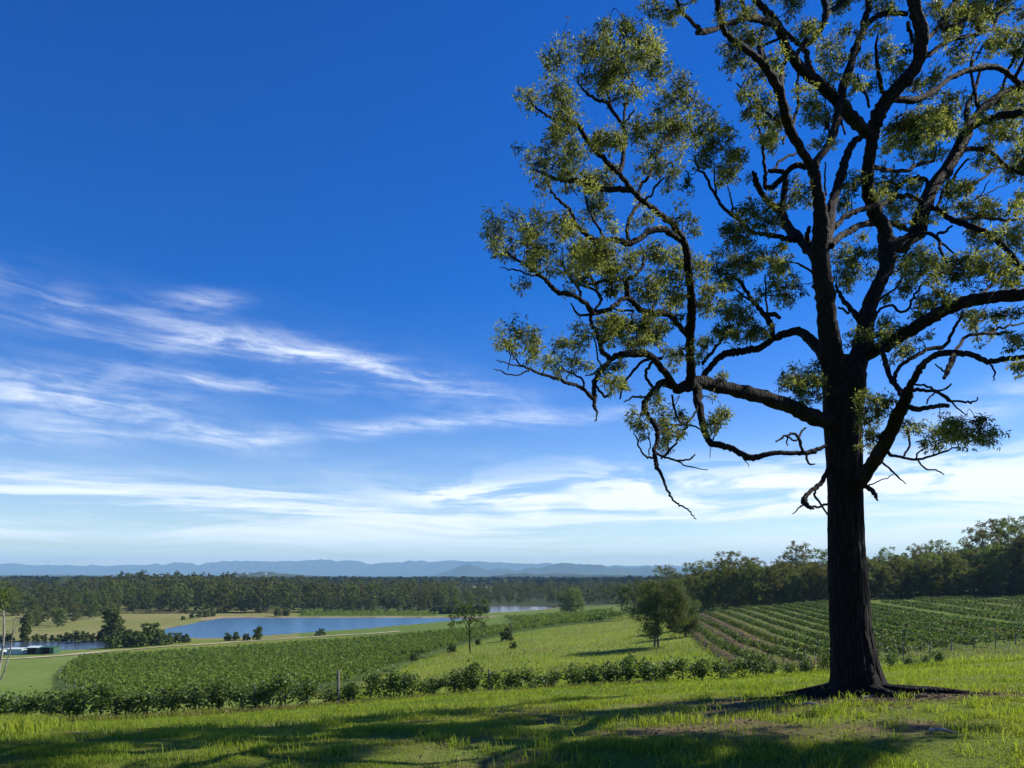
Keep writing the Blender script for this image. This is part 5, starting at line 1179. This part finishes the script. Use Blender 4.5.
# right-hand vineyard: rows running away up the slope
k = 0
while True:
    o_ = VR_O + VR_N * VR_SP * k
    if o_[0] > 210: break
    # near end on the headland, far end below the wood
    t0 = 0.0
    for _ in range(40):
        p = o_ + VR_DIR * t0
        if p[1] < vr_near(p[0]) + (0 if k else 1): t0 += .8
        elif p[1] > vr_near(p[0]) + 1.5: t0 -= .8
        else: break
    a = o_ + VR_DIR * t0; dend = 196 + 6 * math.sin(k * .7) - (8 if k < 3 else 0); b = o_ + VR_DIR * (dend - o_[1]) / VR_DIR[1]
    if (b[0] / b[1]) * F + CU > 1070: 
        k += 1
        if k > 75: break
        continue
    if k > 11 and k % 3 == 2: k += 1; continue
    if k == 0: lab, grp = 'first vine row on the left of the right-hand vineyard, beside bare brown earth', None
    elif k == 1: lab, grp = 'second vine row from the grass slope in the right-hand vineyard', None
    else: lab, grp = 'row of grapevines running uphill in the right-hand vineyard towards the wood', 'rows of the right-hand vineyard'
    per = 130
    vine_row(a, b, per, 0.24, lab, grp, posts=(0.0, 7, 14, 21) if k > 2 else (0.0, 9, 18), h1=1.25, wd=.24, thin=.20 + .08 * (k % 3 == 0), clump=2.3, mat='row_leaf', gappy=True)
    k += 1
# the big field on the left: rows lying across the view
nrm = np.array((-row_dir[1], row_dir[0])); cnt = 0
for q in (3.0, 6.0, 9.0):
    vine_row(A + nrm * q + row_dir * -4, A + nrm * q + row_dir * (10.5 - q * .2), 55, .22, 'short vine row at the left edge just behind the near row', 'short rows at the left edge', posts=(0.0,), h1=1.7, wd=.34)
off = 14.0
while off < 330:
    pts = A + nrm * off + row_dir * np.arange(-60, 420, 1.0)[:, None]
    ins = sdist(VINE_L, pts[:, 0], pts[:, 1]) < 0
    if ins.any():
        i0, i1 = np.argmax(ins), len(ins) - 1 - np.argmax(ins[::-1]); a, b = pts[i0], pts[i1]
        if i1 - i0 > 6:
            dm = (a[1] + b[1]) / 2
            per, card = (48, .30) if dm < 120 else ((34, .38) if dm < 190 else (22, .50))
            vine_row(a, b, per, card, 'row of grapevines in the wide flat field left of the slope', 'rows of the left-hand vineyard', posts=(0.0,) if dm < 220 else (), h1=1.55, wd=.36, thin=-.08)
            cnt += 1
    off += 2.9 if off < 140 else 3.6
# rows along the ridge before the lagoon and rows on the far lake shore
for i in range(13):
    u0 = 520 + i * 8.5
    a = np.array(at(u0 - 14, 619.5 - i * .15)); b = np.array(at(u0 + 10, 626 - i * .75)); 
    if np.linalg.norm(a - b) > 5: vine_row(a, b, 14, .6, 'short vine row on the ridge between the lagoon and grass slope', 'short rows on the ridge', h1=2.1, wd=.4)
for i in range(30):
    u0 = 302 + i * 4.6; a = np.array(((u0 - CU) / F * 436, 436.0)); b = np.array(((u0 + 3 - CU) / F * 466, 466.0))
    vine_row(a, b, 9, .8, 'short vine row on the far shore of the lake, before the wood', 'rows on the far lake shore', h1=1.9, wd=.35)
for i in range(5):
    d0 = 300 + i * 12; a = np.array(((520 - CU) / F * d0, d0 + 8)); b = np.array(((612 - CU) / F * d0, d0 - 14 + 10))
    vine_row(a, b, 12, .7, 'long vine row on the flat near the dense round tree', 'long rows near the lagoon', h1=1.9, wd=.45)

# ------------------------------------------------------------------ farm sheds by the pond
M['shed_green'] = plain_mat('green_sheet', (0.030, 0.085, 0.050), (0.045, 0.115, 0.070), 3.0, 0.5, 0.4, .05)
M['shed_pale'] = plain_mat('pale_sheet', (0.42, 0.52, 0.52), (0.55, 0.64, 0.63), 3.0, 0.45, 0.4, .05)
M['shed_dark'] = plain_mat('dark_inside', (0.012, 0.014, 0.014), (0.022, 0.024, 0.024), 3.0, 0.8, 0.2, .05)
def shed(u, v, wpx, hpx, wall, roof, label, open_front=False, rz_=0.0):
    d = 214.0; x = (u - CU) / F * d; w_ = wpx / F * d; h_ = hpx / F * d; dep = 3.2
    e = empty('shed', (x, d, hz(x, d) - .05), rz_); tag(e, label, 'shed')
    m = MB()
    if open_front:
        box(m, (-w_ / 2 + .06, 0, h_ * .45), (.12, dep, h_ * .9)); box(m, (w_ / 2 - .06, 0, h_ * .45), (.12, dep, h_ * .9)); box(m, (0, dep / 2 - .06, h_ * .45), (w_ - .24, .12, h_ * .9))
        box(m, (w_ * .33, -dep / 2 + .06, h_ * .45), (w_ * .28, .10, h_ * .88))
    else:
        box(m, (0, 0, h_ * .43), (w_, dep, h_ * .86))
        for q in np.arange(-w_ / 2 + .2, w_ / 2, .35): box(m, (q, -dep / 2 - .02, h_ * .43), (.05, .05, h_ * .84))
    m.build('wall', wall, e)
    r_ = MB(); V = []
    for sx in (-1, 1):
        for (yy, zz) in ((-dep / 2 - .25, h_ * .88), (0.2, h_ * 1.04), (dep / 2 + .25, h_ * .90)):
            V += [(sx * (w_ / 2 + .15), yy, zz), (sx * (w_ / 2 + .15), yy, zz + .08)]
    r_.add(V, [(0, 2, 8, 6), (2, 4, 10, 8), (1, 7, 9, 3), (3, 9, 11, 5), (0, 6, 7, 1), (4, 5, 11, 10), (0, 1, 3, 2), (2, 3, 5, 4), (6, 8, 9, 7), (8, 10, 11, 9)])
    r_.build('roof', roof, e)
    if open_front:
        f_ = MB(); box(f_, (-w_ * .12, .6, h_ * .25), (w_ * .55, 1.6, h_ * .45)); f_.build('shade_block', M['shed_dark'], e)  # near-black block painted as the shade inside the open front
shed(1, 656, 8, 5.5, M['shed_pale'], M['shed_pale'], 'small pale shed at the left picture edge by the pond')
shed(18, 655.5, 15, 6.5, M['shed_pale'], M['shed_pale'], 'longer pale blue-grey shed by the pond, left of the green ones')
shed(37, 654.5, 13, 7.5, M['shed_green'], M['shed_pale'], 'green shed by the pond with a dark open front and pale end wall', True)
shed(50.5, 654, 13, 7.5, M['shed_green'], M['shed_green'], 'rightmost green shed by the pond with a dark open front', True)

# farmhouses far away on the low hill
M['white_wall'] = plain_mat('white_wall', (.62, .60, .56), (.74, .72, .68), 1.0, .7, .2, .02)
M['tin_roof'] = plain_mat('tin_roof', (.30, .31, .32), (.42, .42, .42), 1.0, .5, .4, .02)
for i, (u, v, d, w_, lab) in enumerate([(245, 573.2, 3020, 13, 'tiny white farmhouse on the low hill beyond the wood'), (252, 572.8, 3030, 9, 'smaller white house right of the farmhouse on the low hill'), (270, 573.0, 3040, 9, 'tiny white house farthest right on the low hill')]):
    x, z = (u - CU) / F * d, (HV - v) / F * d - 6
    e = empty('farmhouse', (x, d - 60, z)); tag(e, lab, 'house')
    m = MB(); box(m, (0, 0, 2), (w_, 6, 6)); m.build('wall', M['white_wall'], e)
    r_ = MB(); V = [(-w_ / 2 - .5, -3.4, 4.9), (w_ / 2 + .5, -3.4, 4.9), (w_ / 2 + .5, 3.4, 4.9), (-w_ / 2 - .5, 3.4, 4.9), (-w_ / 2 + 1, 0, 7.2), (w_ / 2 - 1, 0, 7.2)]
    r_.add(V, [(0, 1, 5, 4), (2, 3, 4, 5)]); r_.f.append(np.array([(0, 4, 3), (1, 2, 5)])); r_.f.append(np.array([(0, 3, 2, 1)])); r_.build('roof', M['tin_roof'], e)

# ------------------------------------------------------------------ grass
Rg = np.random.default_rng(9)
def blades(mb, x, y, h, wd, r, lean=0.35, tint=None):
    """bent grass blades: two segments and a tip"""
    n = len(x); z = height(x, y); a = r.uniform(0, 6.283, n); l = np.abs(r.normal(size=n)) * lean + 0.08
    dx, dy = np.cos(a), np.sin(a); b = r.uniform(0, 6.283, n); sx, sy = np.cos(b) * wd / 2, np.sin(b) * wd / 2
    h = np.asarray(h) * np.ones(n); V = np.empty((n, 5, 3))
    V[:, 0] = np.stack((x - sx, y - sy, z - .01), 1); V[:, 1] = np.stack((x + sx, y + sy, z - .01), 1)
    mx, my, mz = x + dx * h * l * .35, y + dy * h * l * .35, z + h * .6
    V[:, 2] = np.stack((mx + sx * .8, my + sy * .8, mz), 1); V[:, 3] = np.stack((mx - sx * .8, my - sy * .8, mz), 1)
    V[:, 4] = np.stack((x + dx * h * l, y + dy * h * l, z + h * (1 - .25 * l)), 1)
    q = np.arange(n)[:, None] * 5; n0 = mb.n
    mb.add(V.reshape(-1, 3), q + np.array((0, 1, 2, 3))[None, :], np.repeat(r.random(n) if tint is None else tint, 5))
    mb.f.append(q + np.array((3, 2, 4))[None, :] + n0)
def lawn_pts(n, d0, d1, power=1.0, umargin=170):
    d = d0 + (d1 - d0) * Rg.random(n) ** power; u = Rg.uniform(-umargin, 1024 + umargin, n)
    return (u - CU) / F * d, d
lawn_m = MB(); dry_m = MB()
def lawn(n, d0, d1, hmin, hmax, wd, dry=0.10):
    x, y = lawn_pts(n, d0, d1)
    b = bare(x, y); cl = vnoise(x * 1.6, y * 1.6, 3); keep = Rg.random(n) < (1 - .86 * b) * np.clip(.15 + 2.2 * (cl - .25), 0.06, 1)
    x, y, b, cl = x[keep], y[keep], b[keep], cl[keep]; m = len(x)
    tall = sstep(cl, .52, .75); h = (hmin + (hmax - hmin) * Rg.random(m)) * (.55 + 1.3 * tall)
    isdry = Rg.random(m) < dry + .5 * b + .25 * sstep(vnoise(x * .7 + 5, y * .7 + 2, 3), .5, .65) * (y < 13)
    tt = np.clip(Rg.random(m) * .7 + (vnoise(x * .4 + 9, y * .4, 3) - .35) * .9, 0, 1)
    blades(lawn_m, x[~isdry], y[~isdry], h[~isdry], wd, Rg, tint=tt[~isdry])
    blades(dry_m, x[isdry], y[isdry], h[isdry] * .8, wd * .8, Rg, .8)
lawn(225000, 5.6, 9.5, .015, .042, .006)
lawn(155000, 9.0, 15, .02, .055, .009)
lawn(72000, 15, 28, .025, .065, .016, .04)
lawn(54000, 28, 56, .04, .11, .030, .04)
# taller tufts
for i in range(330):
    d = Rg.uniform(5.8, 13) if i < 250 else Rg.uniform(13, 30); u = Rg.uniform(-30, 1054); x0_, y0_ = (u - CU) / F * d, d
    if vnoise(np.array([x0_ * .8]), np.array([y0_ * .8 + 4]), 2)[0] < .42: continue
    n = int(Rg.integers(30, 80)); rr = Rg.uniform(.05, .16)
    x, y = x0_ + Rg.normal(size=n) * rr, y0_ + Rg.normal(size=n) * rr
    blades(lawn_m, x, y, Rg.uniform(.05, .14, n), .006 * (1 + d / 20), Rg, .6, tint=np.clip(Rg.random(n) * .6 + .3, 0, 1))
for i in range(60):
    d = Rg.uniform(9.5, 16); u = Rg.uniform(-60, 44); x0_, y0_ = (u - CU) / F * d, d; n = 70
    blades(lawn_m, x0_ + Rg.normal(size=n) * .16, y0_ + Rg.normal(size=n) * .16, Rg.uniform(.12, .32, n), .016, Rg, .7, tint=np.clip(Rg.random(n) * .5 + .5, 0, 1))
# weeds along the foot of the near vines
n = 26000; s_ = Rg.uniform(0, row_len, n); w_ = Rg.normal(size=n) * .6 - .5; P_ = A + np.outer(s_, row_dir) + np.outer(w_, nrm)
blades(lawn_m, P_[:, 0], P_[:, 1], Rg.uniform(.12, .45, n) * (0.5 + vnoise(s_ * .3, s_ * 0, 3)), .035, Rg, .5)
n = 7000; s_ = Rg.uniform(0, row_len * .6, n); w_ = Rg.normal(size=n) * .5 - .7; P_ = A + np.outer(s_, row_dir) + np.outer(w_, nrm)
blades(dry_m, P_[:, 0], P_[:, 1], Rg.uniform(.15, .5, n), .03, Rg, .6)
o = lawn_m.build('lawn_grass', M['grass']); tag(o, 'short bright green grass of the shaded lawn', 'grass', kind='stuff')
o = dry_m.build('dry_grass', M['dry_grass']); tag(o, 'dry straw-coloured blades in the lawn', 'grass', kind='stuff')
# rough pasture on the slope
past = MB(); dpast = MB()
n = 90000; d = np.exp(Rg.uniform(math.log(52), math.log(250), n)); u = Rg.uniform(330, 1060, n); x = (u - CU) / F * d
latp = (x - VR_O[0]) * VR_N[0] + (d - VR_O[1]) * VR_N[1]
ok = (sdist(VINE_L, x, d) > .5) & ((latp < -1.0) | (d < vr_near(0) - 2) | (Rg.random(n) < .35)) & (vnoise(x * .12, d * .12, 4) > .30)
x, d = x[ok], d[ok]; n = len(x); isd = Rg.random(n) < sstep(vnoise(x * .05 + 2, d * .05, 4), .45, .7) * .45
hh = Rg.uniform(.18, .50, n) * (.5 + vnoise(x * .25, d * .25, 3)); wd_ = .05 * np.sqrt(d / 60)
tt = np.clip(Rg.random(n) * .55 + (vnoise(x * .08 + 20, d * .08, 4) - .3) * 1.2, 0, 1)
blades(past, x[~isd], d[~isd], hh[~isd], wd_[~isd], Rg, .6, tint=tt[~isd]); blades(dpast, x[isd], d[isd], hh[isd], wd_[isd], Rg, .6)
o = past.build('pasture_grass', M['grass']); tag(o, 'rough yellow-green grass covering the slope', 'grass', kind='stuff')
o = dpast.build('dry_pasture', M['dry_grass']); tag(o, 'dry seed heads in the rough grass of the slope', 'grass', kind='stuff')
# bark litter and twigs round the foot of the big tree
lit = MB(); n = 2200
x = TREE_XY[0] + .2 + Rg.normal(size=n) * 1.25; y = 10.0 + Rg.normal(size=n) * .45
x2, y2 = lawn_pts(9000, 5.7, 11.5); kb = Rg.random(9000) < bare(x2, y2) * .8 + .05; x = np.concatenate((x, x2[kb])); y = np.concatenate((y, y2[kb])); n = len(x); z = height(x, y) + .008
leaves(lit, np.stack((x, y, z), 1), Rg.uniform(.02, .075, n), Rg, .25, dirs=np.stack((Rg.normal(size=n), Rg.normal(size=n), Rg.normal(size=n) * .05), 1) * 4)
M['litter'] = leaf_mat('litter', (.07, .05, .035), (.26, .20, .14), 0, .1, .8, 0)
o = lit.build('leaf_litter', M['litter']); tag(o, 'brown bark and leaf litter round the foot of the big tree', 'litter', kind='stuff')
for i, (u, v, L, a, lab) in enumerate([(872, 699, .34, .25, 'short pale fallen stick lying at the foot of the big tree'), (812, 701, .22, 2.9, 'small fallen stick left of the big tree foot'), (944, 707, .24, -.5, 'fallen stick on the bare earth right of the big tree foot')]):
    d = float(np.interp(v, [690, 699, 707, 720], [10.6, 10.0, 7.2, 8.8])); x = (u - CU) / F * d; zb = hz(x, d)
    m = MB(); P = np.array([(t * L * math.cos(a), t * L * math.sin(a), .02 + .015 * math.sin(5 * t + i)) for t in np.linspace(-.5, .5, 7)])
    tube(m, P, np.linspace(.024, .012, 7), 7, .12, Rg); o = m.build('fallen_stick', M['pale_bark'], None, True); o.location = (x, d, zb); tag(o, lab, 'stick')
